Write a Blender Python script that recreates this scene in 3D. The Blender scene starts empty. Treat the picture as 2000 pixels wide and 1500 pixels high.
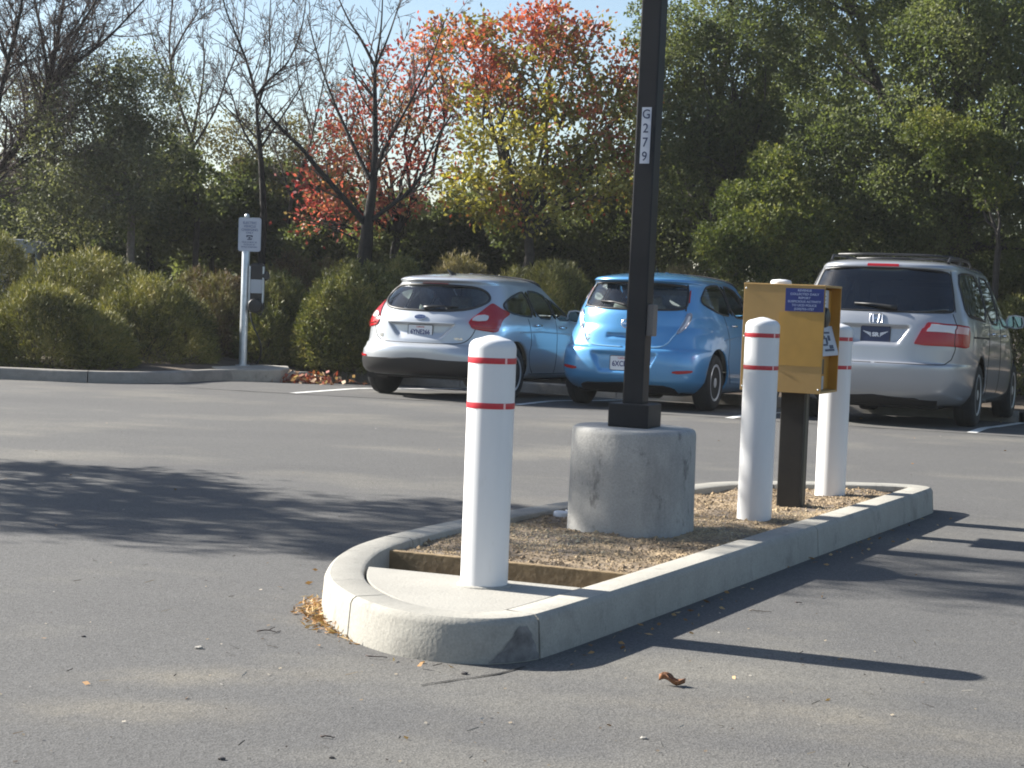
import bpy, bmesh, math, random
import numpy as np
from mathutils import Vector, Matrix

# ------------------------------------------------------------------ camera, sky, sun, exposure
SC = bpy.context.scene
COL = SC.collection
CAM_H, FPX = 1.24, 3400.0
PITCH, ROLL = math.atan(175 / 3400), math.radians(2.2)
cF = Vector((0, math.cos(PITCH), -math.sin(PITCH)))
cR0 = Vector((1, 0, 0)); cU0 = Vector((0, math.sin(PITCH), math.cos(PITCH)))
cR = cR0 * math.cos(ROLL) + cU0 * math.sin(ROLL)
cU = cU0 * math.cos(ROLL) - cR0 * math.sin(ROLL)
cam_data = bpy.data.cameras.new('camera'); cam = bpy.data.objects.new('camera', cam_data)
COL.objects.link(cam); SC.camera = cam
cam_data.sensor_width = 36; cam_data.lens = 36 * FPX / 2000
cam_data.clip_start = 0.05; cam_data.clip_end = 2000
M = Matrix.Identity(4)
for i in range(3):
    M[i][0] = cR[i]; M[i][1] = cU[i]; M[i][2] = -cF[i]
M[2][3] = CAM_H
cam.matrix_world = M

SUN_EL = math.radians(31); SUN_H = Vector((-0.932, 0.363, 0))         # direction towards the sun, on the ground
SUN_DIR = Vector((SUN_H.x * math.cos(SUN_EL), SUN_H.y * math.cos(SUN_EL), math.sin(SUN_EL)))
world = bpy.data.worlds.new('World'); SC.world = world; world.use_nodes = True
wn = world.node_tree.nodes; wl = world.node_tree.links
sky = wn.new('ShaderNodeTexSky'); sky.sky_type = 'NISHITA'; sky.sun_disc = False
sky.sun_elevation = SUN_EL; sky.sun_rotation = math.atan2(SUN_H.x, SUN_H.y)
sky.air_density = 1.0; sky.dust_density = 1.0; sky.ozone_density = 1.6
wl.new(sky.outputs[0], wn['Background'].inputs[0]); wn['Background'].inputs[1].default_value = 0.058
sun_d = bpy.data.lights.new('sun', 'SUN'); sun_o = bpy.data.objects.new('sun', sun_d); COL.objects.link(sun_o)
sun_d.energy = 5.0; sun_d.angle = math.radians(0.55); sun_d.color = (1.0, 0.955, 0.87)
sun_o.rotation_euler = SUN_DIR.to_track_quat('Z', 'Y').to_euler(); sun_o.location = (-20, 8, 20)
SC.view_settings.view_transform = 'Standard'; SC.view_settings.look = 'None'
SC.view_settings.gamma = 1; SC.view_settings.use_curve_mapping = False
SC.view_settings.exposure = 1.6
SC.cycles.max_bounces = 7; SC.cycles.transparent_max_bounces = 12
SC.cycles.filter_width = 1.9

# ------------------------------------------------------------------ helpers
def at(px, py, d):
    v = cF * FPX + cR * (px - 1000) - cU * (py - 750)
    return Vector((0, 0, CAM_H)) + v * (d / v.y)

ROWA = math.radians(23.0)                                             # stalls run this far right of straight ahead
AX = Vector((math.sin(ROWA), math.cos(ROWA), 0)); RX = Vector((math.cos(ROWA), -math.sin(ROWA), 0))
def gz(x, y):
    t = x * AX.x + y * AX.y
    s = np.clip(t - 18.9, 0, 4.2)
    return -0.034 * s * np.clip(s / 1.2, 0, 1) ** 0.5

def props(o, label=None, cat=None, group=None, kind=None):
    if label: o['label'] = label
    if cat: o['category'] = cat
    if group: o['group'] = group
    if kind: o['kind'] = kind
    return o
def link(name, data, mat=None, parent=None):
    o = bpy.data.objects.new(name, data); COL.objects.link(o)
    if mat is not None:
        for m in (mat if isinstance(mat, (list, tuple)) else [mat]): data.materials.append(m)
    if parent is not None: o.parent = parent
    return o
def empty(name, loc=(0, 0, 0), rz=0.0, label=None, cat=None, group=None, kind=None):
    o = bpy.data.objects.new(name, None); COL.objects.link(o)
    o.location = loc; o.rotation_euler = (0, 0, rz); o.empty_display_size = 0.1
    return props(o, label, cat, group, kind)

class MB:
    """collects points and faces for one mesh"""
    def __init__(s): s.v = []; s.f = []; s.m = []
    def add(s, vs, fs, mi=0):
        b = len(s.v); s.v.extend([tuple(p) for p in vs]); s.f.extend([tuple(i + b for i in f) for f in fs]); s.m.extend([mi] * len(fs))
    def box(s, c, size, ax=None, mi=0):
        ex, ey, ez = ax or (Vector((1, 0, 0)), Vector((0, 1, 0)), Vector((0, 0, 1)))
        c = Vector(c); vs = []
        for k in (-.5, .5):
            for j in (-.5, .5):
                for i in (-.5, .5): vs.append(c + ex * (i * size[0]) + ey * (j * size[1]) + ez * (k * size[2]))
        s.add(vs, [(0, 2, 3, 1), (4, 5, 7, 6), (0, 1, 5, 4), (2, 6, 7, 3), (0, 4, 6, 2), (1, 3, 7, 5)], mi)
    def tube(s, pts, rad, sides=8, closed=False, cap=True, mi=0, up=None):
        pts = [Vector(p) for p in pts]; n = len(pts)
        if not hasattr(rad, '__len__'): rad = [rad] * n
        vs = []; prev = None
        for i, p in enumerate(pts):
            if closed: t = pts[(i + 1) % n] - pts[i - 1]
            else: t = pts[min(i + 1, n - 1)] - pts[max(i - 1, 0)]
            t = t.normalized() if t.length > 1e-9 else Vector((0, 0, 1))
            if prev is None:
                a = t.cross(Vector((0, 0, 1)) if abs(t.z) < .9 else Vector((1, 0, 0))).normalized()
            else:
                a = (prev - t * prev.dot(t)); a = a.normalized() if a.length > 1e-6 else t.orthogonal().normalized()
            prev = a; b = t.cross(a)
            for k in range(sides):
                g = 2 * math.pi * k / sides
                vs.append(p + (a * math.cos(g) + b * math.sin(g)) * rad[i])
        fs = []
        for i in range(n if closed else n - 1):
            j = (i + 1) % n
            for k in range(sides):
                l = (k + 1) % sides
                fs.append((i * sides + k, i * sides + l, j * sides + l, j * sides + k))
        if cap and not closed:
            fs.append(tuple(range(sides))[::-1]); fs.append(tuple((n - 1) * sides + k for k in range(sides)))
        s.add(vs, fs, mi)
    def lathe(s, prof, sides=32, axis=None, origin=(0, 0, 0), mi=0):
        """prof: (radius, height) along axis"""
        ez = Vector(axis or (0, 0, 1)).normalized(); ex = ez.orthogonal().normalized(); ey = ez.cross(ex)
        o = Vector(origin); vs = []
        for r, h in prof:
            for k in range(sides):
                g = 2 * math.pi * k / sides
                vs.append(o + ez * h + (ex * math.cos(g) + ey * math.sin(g)) * r)
        fs = []
        for i in range(len(prof) - 1):
            for k in range(sides):
                l = (k + 1) % sides
                fs.append((i * sides + k, i * sides + l, (i + 1) * sides + l, (i + 1) * sides + k))
        if prof[0][0] > 1e-4: fs.append(tuple(range(sides))[::-1])
        if prof[-1][0] > 1e-4: fs.append(tuple((len(prof) - 1) * sides + k for k in range(sides)))
        s.add(vs, fs, mi)
    def prism(s, poly, h0, h1, fr=None, mi=0):
        """poly in the local xy of frame fr=(origin, ex, ey, ez)"""
        o, ex, ey, ez = fr or (Vector(), Vector((1, 0, 0)), Vector((0, 1, 0)), Vector((0, 0, 1)))
        o = Vector(o); n = len(poly)
        vs = [o + ex * p[0] + ey * p[1] + ez * h for h in (h0, h1) for p in poly]
        fs = [tuple(range(n))[::-1], tuple(range(n, 2 * n))] + [(i, (i + 1) % n, n + (i + 1) % n, n + i) for i in range(n)]
        s.add(vs, fs, mi)
    def build(s, name, mat, parent=None, smooth=False, bevel=0, weld=False, autosmooth=None):
        me = bpy.data.meshes.new(name); me.from_pydata([tuple(v) for v in s.v], [], s.f)
        if any(s.m): me.polygons.foreach_set('material_index', s.m)
        bm = bmesh.new(); bm.from_mesh(me)
        if weld: bmesh.ops.remove_doubles(bm, verts=bm.verts, dist=1e-5)
        if bevel:
            es = [e for e in bm.edges if len(e.link_faces) == 2 and e.calc_face_angle(0) > 0.6]
            bmesh.ops.bevel(bm, geom=es, offset=bevel, segments=2, profile=.6, affect='EDGES', clamp_overlap=True)
        bmesh.ops.recalc_face_normals(bm, faces=bm.faces)
        bm.to_mesh(me); bm.free()
        if smooth: me.polygons.foreach_set('use_smooth', [True] * len(me.polygons))
        if autosmooth: me.set_sharp_from_angle(angle=math.radians(autosmooth))
        return link(name, me, mat, parent)

def rrect(w, h, r, n=5):
    pts = []
    for cx, cy, a0 in ((w/2-r, h/2-r, 0), (-w/2+r, h/2-r, 90), (-w/2+r, -h/2+r, 180), (w/2-r, -h/2+r, 270)):
        for k in range(n + 1):
            g = math.radians(a0 + 90 * k / n); pts.append((cx + r * math.cos(g), cy + r * math.sin(g)))
    return pts

def text(s, size, mat, parent, origin, ex, ey, depth=0.0008, sx=1.0, name='lettering', align='CENTER', bold=0.0):
    """flat raised lettering; ex = reading direction, ey = up"""
    cu = bpy.data.curves.new('txt', 'FONT'); cu.body = s; cu.size = size; cu.align_x = align; cu.align_y = 'CENTER'
    cu.extrude = depth; cu.resolution_u = 3; cu.offset = bold
    to = bpy.data.objects.new('txt', cu); COL.objects.link(to)
    dg = bpy.context.evaluated_depsgraph_get(); me = bpy.data.meshes.new_from_object(to.evaluated_get(dg))
    bpy.data.objects.remove(to); bpy.data.curves.remove(cu)
    ex = Vector(ex).normalized(); ey = Vector(ey).normalized(); ez = ex.cross(ey)
    m = Matrix.Identity(4)
    for i in range(3): m[i][0] = ex[i] * sx; m[i][1] = ey[i]; m[i][2] = ez[i]; m[i][3] = origin[i]
    me.transform(m); me.name = name
    return link(name, me, mat, parent)

# numpy meshes for foliage
def np_mesh(name, co, nper, tint=None, mat=None, parent=None, smooth=False):
    n = len(co); nf = n // nper
    me = bpy.data.meshes.new(name); me.vertices.add(n); me.vertices.foreach_set('co', np.ascontiguousarray(co, dtype=np.float32).ravel())
    me.loops.add(n); me.loops.foreach_set('vertex_index', np.arange(n, dtype=np.int32))
    me.polygons.add(nf); me.polygons.foreach_set('loop_start', np.arange(0, n, nper, dtype=np.int32))
    me.update(calc_edges=True)
    if tint is not None:
        at_ = me.attributes.new('tint', 'FLOAT', 'FACE'); at_.data.foreach_set('value', np.asarray(tint, dtype=np.float32))
    return link(name, me, mat, parent)

def unit(a): return a / np.maximum(np.linalg.norm(a, axis=-1, keepdims=True), 1e-9)
def leaf_quads(rng, pos, length, width, axis=None, spread=1.0, fold=0.0):
    """one pointed leaf per position; axis = preferred direction (N,3) or None"""
    n = len(pos); r = unit(rng.normal(size=(n, 3)))
    ax = r if axis is None else unit(axis + spread * r)
    side = unit(np.cross(ax, unit(rng.normal(size=(n, 3)))))
    L = (length * rng.uniform(.65, 1.3, n))[:, None]; W = (width * rng.uniform(.7, 1.25, n))[:, None]
    nn = np.cross(ax, side)
    p0 = pos; p2 = pos + ax * L
    mid = pos + ax * L * .48 + nn * L * rng.uniform(-.12, .12, n)[:, None]
    q = np.stack([p0, mid + side * W * .5, p2, mid - side * W * .5], 1)
    return q.reshape(-1, 3)

# ------------------------------------------------------------------ materials
def nodes(m):
    m.use_nodes = True; return m.node_tree.nodes, m.node_tree.links
def pr(name, col, rough=.5, metal=0.0, coat=0.0, spec=.5, noise=None, bump=None):
    """principled; noise=(scale, amount) varies the colour, bump=(scale, strength)"""
    m = bpy.data.materials.new(name); n, l = nodes(m); b = n['Principled BSDF']
    b.inputs['Base Color'].default_value = (*col, 1); b.inputs['Roughness'].default_value = rough
    b.inputs['Metallic'].default_value = metal; b.inputs['Coat Weight'].default_value = coat
    b.inputs['Coat Roughness'].default_value = .04; b.inputs['Specular IOR Level'].default_value = spec
    if noise or bump: tc = n.new('ShaderNodeTexCoord')
    if noise:
        t = n.new('ShaderNodeTexNoise'); t.inputs['Scale'].default_value = noise[0]; t.inputs['Detail'].default_value = 6
        t.inputs['Roughness'].default_value = .65; l.new(tc.outputs['Object'], t.inputs['Vector'])
        r = n.new('ShaderNodeValToRGB'); k = noise[1]
        r.color_ramp.elements[0].position = .3; r.color_ramp.elements[1].position = .72
        r.color_ramp.elements[0].color = (*[c * (1 - k) for c in col], 1); r.color_ramp.elements[1].color = (*[min(1, c * (1 + k)) for c in col], 1)
        l.new(t.outputs['Fac'], r.inputs['Fac']); l.new(r.outputs['Color'], b.inputs['Base Color'])
    if bump:
        t2 = n.new('ShaderNodeTexNoise'); t2.inputs['Scale'].default_value = bump[0]; t2.inputs['Detail'].default_value = 5
        l.new(tc.outputs['Object'], t2.inputs['Vector'])
        bp = n.new('ShaderNodeBump'); bp.inputs['Strength'].default_value = bump[1]; bp.inputs['Distance'].default_value = .02
        l.new(t2.outputs['Fac'], bp.inputs['Height']); l.new(bp.outputs['Normal'], b.inputs['Normal'])
    return m
def mixc(n, l, fac, a, b, mode='MIX'):
    x = n.new('ShaderNodeMix'); x.data_type = 'RGBA'; x.blend_type = mode
    for s_, v in ((0, fac), (6, a), (7, b)):
        if hasattr(v, 'links') or hasattr(v, 'is_linked'): l.new(v, x.inputs[s_])
        elif s_ == 0: x.inputs[0].default_value = v
        else: x.inputs[s_].default_value = (*v, 1)
    return x.outputs[2]
def noise(n, l, vec, scale, detail=4, rough=.6, lo=.35, hi=.65):
    t = n.new('ShaderNodeTexNoise'); t.inputs['Scale'].default_value = scale; t.inputs['Detail'].default_value = detail
    t.inputs['Roughness'].default_value = rough; l.new(vec, t.inputs['Vector'])
    r = n.new('ShaderNodeMapRange'); r.inputs[1].default_value = lo; r.inputs[2].default_value = hi; r.clamp = True
    l.new(t.outputs['Fac'], r.inputs[0]); return r.outputs[0]
def mapped(n, l, vec, scale, rot=(0, 0, 0)):
    mp = n.new('ShaderNodeMapping'); mp.inputs['Scale'].default_value = scale; mp.inputs['Rotation'].default_value = rot
    l.new(vec, mp.inputs['Vector']); return mp.outputs[0]

def asphalt_material():
    m = bpy.data.materials.new('asphalt'); n, l = nodes(m); b = n['Principled BSDF']
    tc = n.new('ShaderNodeTexCoord').outputs['Object']
    c = mixc(n, l, noise(n, l, tc, .35, 5, .6, .3, .7), (.081, .080, .0795), (.104, .102, .100))
    c = mixc(n, l, noise(n, l, tc, 2.2, 6, .7, .3, .75), c, (.0945, .0925, .0905))
    # pale dusty drifts, drawn out along the lanes
    st = noise(n, l, mapped(n, l, tc, (.8, 1.1, 1), (0, 0, .5)), .62, 6, .6, .50, .74)
    ml = n.new('ShaderNodeMath'); ml.operation = 'MULTIPLY'; l.new(st, ml.inputs[0]); ml.inputs[1].default_value = .62
    c = mixc(n, l, ml.outputs[0], c, (.195, .182, .152))
    # dusty patches where grit has washed together on the near asphalt
    for (cx, cy, rx_, ry_, rot, am) in ((-.90, 5.45, .55, .20, .25, .45), (-1.05, 4.95, .55, .22, .1, .45), (.85, 5.25, .75, .22, -.2, .42), (-.55, 6.35, .45, .14, -.35, .45), (1.3, 4.95, .5, .2, 0, .35)):
        mp = n.new('ShaderNodeMapping'); mp.vector_type = 'TEXTURE'; mp.inputs['Location'].default_value = (cx, cy, 0); mp.inputs['Rotation'].default_value = (0, 0, rot); mp.inputs['Scale'].default_value = (rx_, ry_, 1); l.new(tc, mp.inputs['Vector'])
        ln = n.new('ShaderNodeVectorMath'); ln.operation = 'LENGTH'; l.new(mp.outputs[0], ln.inputs[0])
        mr_ = n.new('ShaderNodeMapRange'); mr_.interpolation_type = 'SMOOTHSTEP'; mr_.inputs[1].default_value = 1.15; mr_.inputs[2].default_value = .1; mr_.inputs[4].default_value = am; l.new(ln.outputs['Value'], mr_.inputs[0])
        mu_ = n.new('ShaderNodeMath'); mu_.operation = 'MULTIPLY'; l.new(mr_.outputs[0], mu_.inputs[0]); l.new(noise(n, l, tc, 4.5, 7, .7, .3, .62), mu_.inputs[1])
        c = mixc(n, l, mu_.outputs[0], c, (.205, .182, .14))
    # worn darker lanes
    dk = noise(n, l, mapped(n, l, tc, (.25, .9, 1), (0, 0, .42)), .9, 3, .5, .55, .8)
    ml2 = n.new('ShaderNodeMath'); ml2.operation = 'MULTIPLY'; l.new(dk, ml2.inputs[0]); ml2.inputs[1].default_value = .5
    c = mixc(n, l, ml2.outputs[0], c, (.066, .065, .067))
    # aggregate
    v = n.new('ShaderNodeTexVoronoi'); v.inputs['Scale'].default_value = 150; l.new(tc, v.inputs['Vector'])
    sp = n.new('ShaderNodeMapRange'); l.new(v.outputs['Color'], sp.inputs[0]); sp.inputs[3].default_value = .62; sp.inputs[4].default_value = 1.34
    c = mixc(n, l, 1.0, c, sp.outputs[0], 'MULTIPLY')
    g = noise(n, l, tc, 28, 3, .7, .66, .78)
    ml3 = n.new('ShaderNodeMath'); ml3.operation = 'MULTIPLY'; l.new(g, ml3.inputs[0]); ml3.inputs[1].default_value = .25
    c = mixc(n, l, ml3.outputs[0], c, (.20, .18, .15))
    l.new(c, b.inputs['Base Color']); b.inputs['Roughness'].default_value = .88; b.inputs['Specular IOR Level'].default_value = .25
    bp = n.new('ShaderNodeBump'); bp.inputs['Strength'].default_value = .35; bp.inputs['Distance'].default_value = .004
    l.new(v.outputs['Distance'], bp.inputs['Height']); l.new(bp.outputs['Normal'], b.inputs['Normal'])
    return m
def concrete_material(name, lo, hi, stain=(.12, .115, .11), stain_lo=.62, scale=3.0, streak=False, smear=False):
    m = bpy.data.materials.new(name); n, l = nodes(m); b = n['Principled BSDF']
    tc = n.new('ShaderNodeTexCoord').outputs['Object']
    c = mixc(n, l, noise(n, l, tc, scale, 8, .7, .25, .75), lo, hi)
    sv = mapped(n, l, tc, (1, 1, .35)) if streak else tc
    s_ = noise(n, l, sv, scale * .9, 6, .65, stain_lo, stain_lo + .16)
    ml = n.new('ShaderNodeMath'); ml.operation = 'MULTIPLY'; l.new(s_, ml.inputs[0]); ml.inputs[1].default_value = .6
    c = mixc(n, l, ml.outputs[0], c, stain)
    if smear:
        s2 = noise(n, l, mapped(n, l, tc, (1.2, 1.2, .7)), 6.0, 7, .75, .565, .67)
        ml2 = n.new('ShaderNodeMath'); ml2.operation = 'MULTIPLY'; l.new(s2, ml2.inputs[0]); ml2.inputs[1].default_value = .7
        c = mixc(n, l, ml2.outputs[0], c, smear if isinstance(smear, tuple) else (.09, .088, .09))
    f = noise(n, l, tc, 120, 3, .7, .3, .7)
    mr = n.new('ShaderNodeMapRange'); l.new(f, mr.inputs[0]); mr.inputs[3].default_value = .86; mr.inputs[4].default_value = 1.1
    c = mixc(n, l, 1.0, c, mr.outputs[0], 'MULTIPLY')
    l.new(c, b.inputs['Base Color']); b.inputs['Roughness'].default_value = .9; b.inputs['Specular IOR Level'].default_value = .25
    bp = n.new('ShaderNodeBump'); bp.inputs['Strength'].default_value = .35; bp.inputs['Distance'].default_value = .006
    t3 = n.new('ShaderNodeTexNoise'); t3.inputs['Scale'].default_value = 70; t3.inputs['Detail'].default_value = 6; l.new(tc, t3.inputs['Vector'])
    l.new(t3.outputs['Fac'], bp.inputs['Height']); l.new(bp.outputs['Normal'], b.inputs['Normal'])
    return m
def leaf_material(name, stops, trans=.32, rough=.5, spec=.35, warm=(1.15, 1.2, .6)):
    """stops: list of (pos, rgb) over the per-leaf value"""
    m = bpy.data.materials.new(name); n, l = nodes(m); b = n['Principled BSDF']; out = n['Material Output']
    a = n.new('ShaderNodeAttribute'); a.attribute_name = 'tint'
    r = n.new('ShaderNodeValToRGB'); e = r.color_ramp.elements
    while len(e) < len(stops): e.new(.5)
    for i, (p_, c) in enumerate(stops): e[i].position = p_; e[i].color = (*c, 1)
    l.new(a.outputs['Fac'], r.inputs['Fac']); l.new(r.outputs['Color'], b.inputs['Base Color'])
    b.inputs['Roughness'].default_value = rough; b.inputs['Specular IOR Level'].default_value = spec
    t = n.new('ShaderNodeBsdfTranslucent'); l.new(mixc(n, l, 1.0, r.outputs['Color'], warm, 'MULTIPLY'), t.inputs['Color'])
    mx = n.new('ShaderNodeMixShader'); mx.inputs[0].default_value = trans
    l.new(b.outputs[0], mx.inputs[1]); l.new(t.outputs[0], mx.inputs[2]); l.new(mx.outputs[0], out.inputs['Surface'])
    return m
def glass_material(name, tint, refl=1.0):
    m = bpy.data.materials.new(name); n, l = nodes(m); n.remove(n['Principled BSDF']); out = n['Material Output']
    t = n.new('ShaderNodeBsdfTransparent'); t.inputs[0].default_value = (*tint, 1)
    g = n.new('ShaderNodeBsdfGlossy'); g.inputs['Roughness'].default_value = .03; g.inputs['Color'].default_value = (.9, .95, 1, 1)
    fr = n.new('ShaderNodeFresnel'); fr.inputs['IOR'].default_value = 1.5
    mu = n.new('ShaderNodeMath'); mu.operation = 'MULTIPLY_ADD'; l.new(fr.outputs[0], mu.inputs[0]); mu.inputs[1].default_value = refl; mu.inputs[2].default_value = .02
    mx = n.new('ShaderNodeMixShader'); l.new(mu.outputs[0], mx.inputs[0]); l.new(t.outputs[0], mx.inputs[1]); l.new(g.outputs[0], mx.inputs[2])
    l.new(mx.outputs[0], out.inputs['Surface']); return m

MT = {}
MT['asphalt'] = asphalt_material()
MT['kerb'] = concrete_material('kerb_concrete', (.255, .245, .218), (.375, .36, .322), stain=(.16, .152, .14), stain_lo=.53, scale=2.6, smear=(.19, .18, .165))
MT['kerb_shaded'] = concrete_material('shaded_kerb_concrete', (.20, .185, .165), (.33, .31, .28), stain_lo=.5, scale=2.0)  # darker kerb concrete, the shade on the planter kerb put into its colour
MT['slab'] = concrete_material('slab_concrete', (.27, .26, .235), (.36, .345, .31), stain=(.3, .29, .27), stain_lo=.6, scale=2.0)
MT['footing'] = concrete_material('footing_concrete', (.27, .268, .26), (.42, .41, .385), stain=(.14, .14, .145), stain_lo=.55, scale=2.4, streak=True, smear=True)
def worn_plastic():
    m = bpy.data.materials.new('white_sleeve_plastic'); n, l = nodes(m); b = n['Principled BSDF']; tc = n.new('ShaderNodeTexCoord').outputs['Object']
    c = mixc(n, l, noise(n, l, mapped(n, l, tc, (9, 9, 1.6)), 1.0, 5, .6, .3, .7), (.60, .605, .615), (.66, .66, .665))
    k = noise(n, l, mapped(n, l, tc, (16, 16, 5)), 1.0, 8, .75, .60, .74); mu = n.new('ShaderNodeMath'); mu.operation = 'MULTIPLY'; l.new(k, mu.inputs[0]); mu.inputs[1].default_value = .4
    c = mixc(n, l, mu.outputs[0], c, (.36, .34, .30))
    k2 = noise(n, l, tc, 45, 4, .7, .70, .76); mu2 = n.new('ShaderNodeMath'); mu2.operation = 'MULTIPLY'; l.new(k2, mu2.inputs[0]); mu2.inputs[1].default_value = .5
    c = mixc(n, l, mu2.outputs[0], c, (.22, .21, .19))
    l.new(c, b.inputs['Base Color']); b.inputs['Roughness'].default_value = .42
    return m
MT['pvc'] = worn_plastic()
MT['red_tape'] = pr('red_reflective_tape', (.42, .015, .03), .35)
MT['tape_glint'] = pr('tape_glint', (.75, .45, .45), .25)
MT['pole'] = pr('dark_bronze_paint', (.008, .009, .012), .55, spec=.3, noise=(5, .3))
MT['pole_face'] = MT['pole']
MT['post'] = pr('dark_timber_post', (.013, .011, .009), .7, noise=(12, .4))
MT['white'] = pr('white_paint', (.74, .74, .74), .5, noise=(8, .06))
MT['line'] = pr('white_road_paint', (.62, .62, .60), .7, noise=(6, .35))
MT['black'] = pr('black_plastic', (.012, .012, .013), .45)
MT['black_gloss'] = pr('black_gloss', (.01, .01, .011), .12)
MT['rubber'] = pr('tyre_rubber', (.018, .018, .018), .8, noise=(20, .3))
MT['dark'] = pr('underbody_dark', (.012, .012, .013), .8)
MT['gap'] = pr('panel_gap_dark', (.006, .006, .007), .8)
MT['chrome'] = pr('chrome', (.75, .76, .78), .12, metal=1.0)
MT['alloy'] = pr('alloy_wheel', (.60, .61, .63), .35, metal=.35)
MT['alloy_dark'] = pr('grey_hub_cap', (.40, .41, .43), .4, metal=.35)
MT['fabric'] = pr('seat_fabric', (.17, .175, .175), .9, noise=(30, .2))
MT['fabric_light'] = pr('seat_fabric_grey', (.26, .265, .265), .9, noise=(30, .2))
MT['galv'] = pr('galvanised_steel', (.50, .54, .57), .38, metal=.55, noise=(14, .15))
MT['tan'] = pr('tan_cabinet_paint', (.37, .228, .075), .55, noise=(7, .08))
MT['yellow'] = pr('yellow_cabinet_paint', (.39, .222, .042), .5, noise=(9, .1))
MT['orange'] = pr('ochre_inside_paint', (.40, .19, .02), .5, noise=(6, .12))
MT['blue_sign'] = pr('blue_sign_face', (.006, .022, .16), .4)
MT['sign_letter'] = pr('pale_sign_letter', (.30, .36, .52), .5)
MT['sign_white'] = pr('white_sign_sheet', (.42, .45, .52), .45)
MT['sign_ink'] = pr('dark_blue_ink', (.025, .04, .09), .6)
MT['sign_grey'] = pr('grey_blue_ink', (.10, .13, .24), .6)
MT['plate_white'] = pr('plate_white', (.70, .72, .76), .4)
MT['plate_blue'] = pr('plate_blue_ink', (.02, .03, .16), .5)
MT['plate_red'] = pr('plate_red_ink', (.55, .06, .06), .5)
MT['plate_navy'] = pr('plate_navy', (.010, .022, .075), .4)
MT['wood'] = pr('weathered_board', (.22, .155, .08), .85, noise=(11, .35), bump=(30, .3))
MT['panel_grey'] = pr('grey_panel', (.35, .38, .42), .45)
MT['soil'] = pr('bed_soil', (.075, .055, .038), .95, noise=(4, .5), bump=(9, .8))
MT['lens_red'] = pr('red_lamp_lens', (.36, .004, .010), .25, coat=.25)
MT['lens_bright'] = pr('bright_red_lens', (.55, .02, .02), .12, coat=1.0)
MT['lens_clear'] = pr('clear_lamp_lens', (.62, .60, .60), .15, coat=1.0)
MT['lens_smoke'] = pr('smoked_lamp_lens', (.30, .31, .36), .12, metal=.4, coat=1.0)
MT['silver'] = pr('silver_car_paint', (.44, .465, .50), .32, metal=.4, coat=1.0)
MT['silver_warm'] = pr('silver_van_paint', (.33, .345, .375), .34, metal=.4, coat=1.0)
MT['blue_car'] = pr('blue_car_paint', (.085, .29, .56), .32, metal=.3, coat=1.0)
MT['white_van_shaded'] = pr('shaded_white_van_paint', (.26, .285, .34), .35, coat=.6)  # white paint greyed to carry the shade on the van
MT['glass'] = glass_material('car_glass', (.82, .90, .86), 1.1)
MT['glass_dark'] = glass_material('privacy_glass', (.06, .065, .07), 1.1)
MT['bark_dark'] = pr('dark_bark', (.013, .011, .010), .9, noise=(14, .4), bump=(25, .5))
MT['bark_grey'] = pr('grey_brown_bark', (.05, .042, .036), .9, noise=(14, .4), bump=(25, .5))
MT['bark_pale'] = pr('pale_bark', (.14, .125, .11), .9, noise=(14, .3))
MT['twig'] = pr('red_brown_twig', (.06, .042, .038), .85, noise=(5, .35))
MT['twig_grey'] = pr('pale_twig', (.12, .10, .085), .85, noise=(5, .35))
# ------------------------------------------------------------------ ground
def grid_mesh(name, xs, ys, zf, mat, kind='structure'):
    X, Y = np.meshgrid(xs, ys); Z = zf(X, Y); nx, ny = len(xs), len(ys)
    v = np.stack([X, Y, Z], -1).reshape(-1, 3)
    f = [(j * nx + i, j * nx + i + 1, (j + 1) * nx + i + 1, (j + 1) * nx + i) for j in range(ny - 1) for i in range(nx - 1)]
    me = bpy.data.meshes.new(name); me.from_pydata(v.tolist(), [], f); me.polygons.foreach_set('use_smooth', [True] * len(f))
    return props(link(name, me, mat), kind=kind)
xs = np.concatenate([[-200, -100, -60, -30], np.arange(-16, 16.1, .8), [30, 60, 100, 200]])
ys = np.concatenate([[-60, -20, -5, 2, 8, 12, 15], np.arange(16, 28.1, .4), [34, 45, 70, 130, 260]])
lot = grid_mesh('parking_lot', xs, ys, gz, MT['asphalt'])

def chaikin(pts, it=2, closed=False):
    pts = [np.array(p, float) for p in pts]
    for _ in range(it):
        q = []
        n = len(pts)
        if not closed: q.append(pts[0])
        for i in range(n if closed else n - 1):
            a, b = pts[i], pts[(i + 1) % n]
            q += [a * .75 + b * .25, a * .25 + b * .75]
        if not closed: q.append(pts[-1])
        pts = q
    return np.array(pts)
def resample(pts, step, closed=False):
    p = np.array(pts, float)
    if closed: p = np.vstack([p, p[:1]])
    d = np.concatenate([[0], np.cumsum(np.linalg.norm(np.diff(p, axis=0), axis=1))])
    n = max(2, int(round(d[-1] / step)) + (0 if closed else 1))
    t = np.linspace(0, d[-1], n + 1)[:-1] if closed else np.linspace(0, d[-1], n)
    return np.stack([np.interp(t, d, p[:, k]) for k in range(p.shape[1])], 1)
def strip_sheet(name, pts, width, mat, dz=.004, kind='structure', step=.25, wob=0.0, seed=0):
    rg = np.random.default_rng(seed); p = resample(pts, step); t = np.gradient(p, axis=0); t = unit(t); nrm = np.stack([-t[:, 1], t[:, 0]], 1)
    v = []; f = []
    for i in range(len(p)):
        for s_ in (-.5, .5):
            q = p[i] + nrm[i] * width * (s_ + rg.normal() * wob); v.append((q[0], q[1], float(gz(q[0], q[1])) + dz))
    for i in range(len(p) - 1): f.append((2 * i, 2 * i + 1, 2 * i + 3, 2 * i + 2))
    me = bpy.data.meshes.new(name); me.from_pydata(v, [], f)
    return props(link(name, me, mat), kind=kind)
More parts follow.
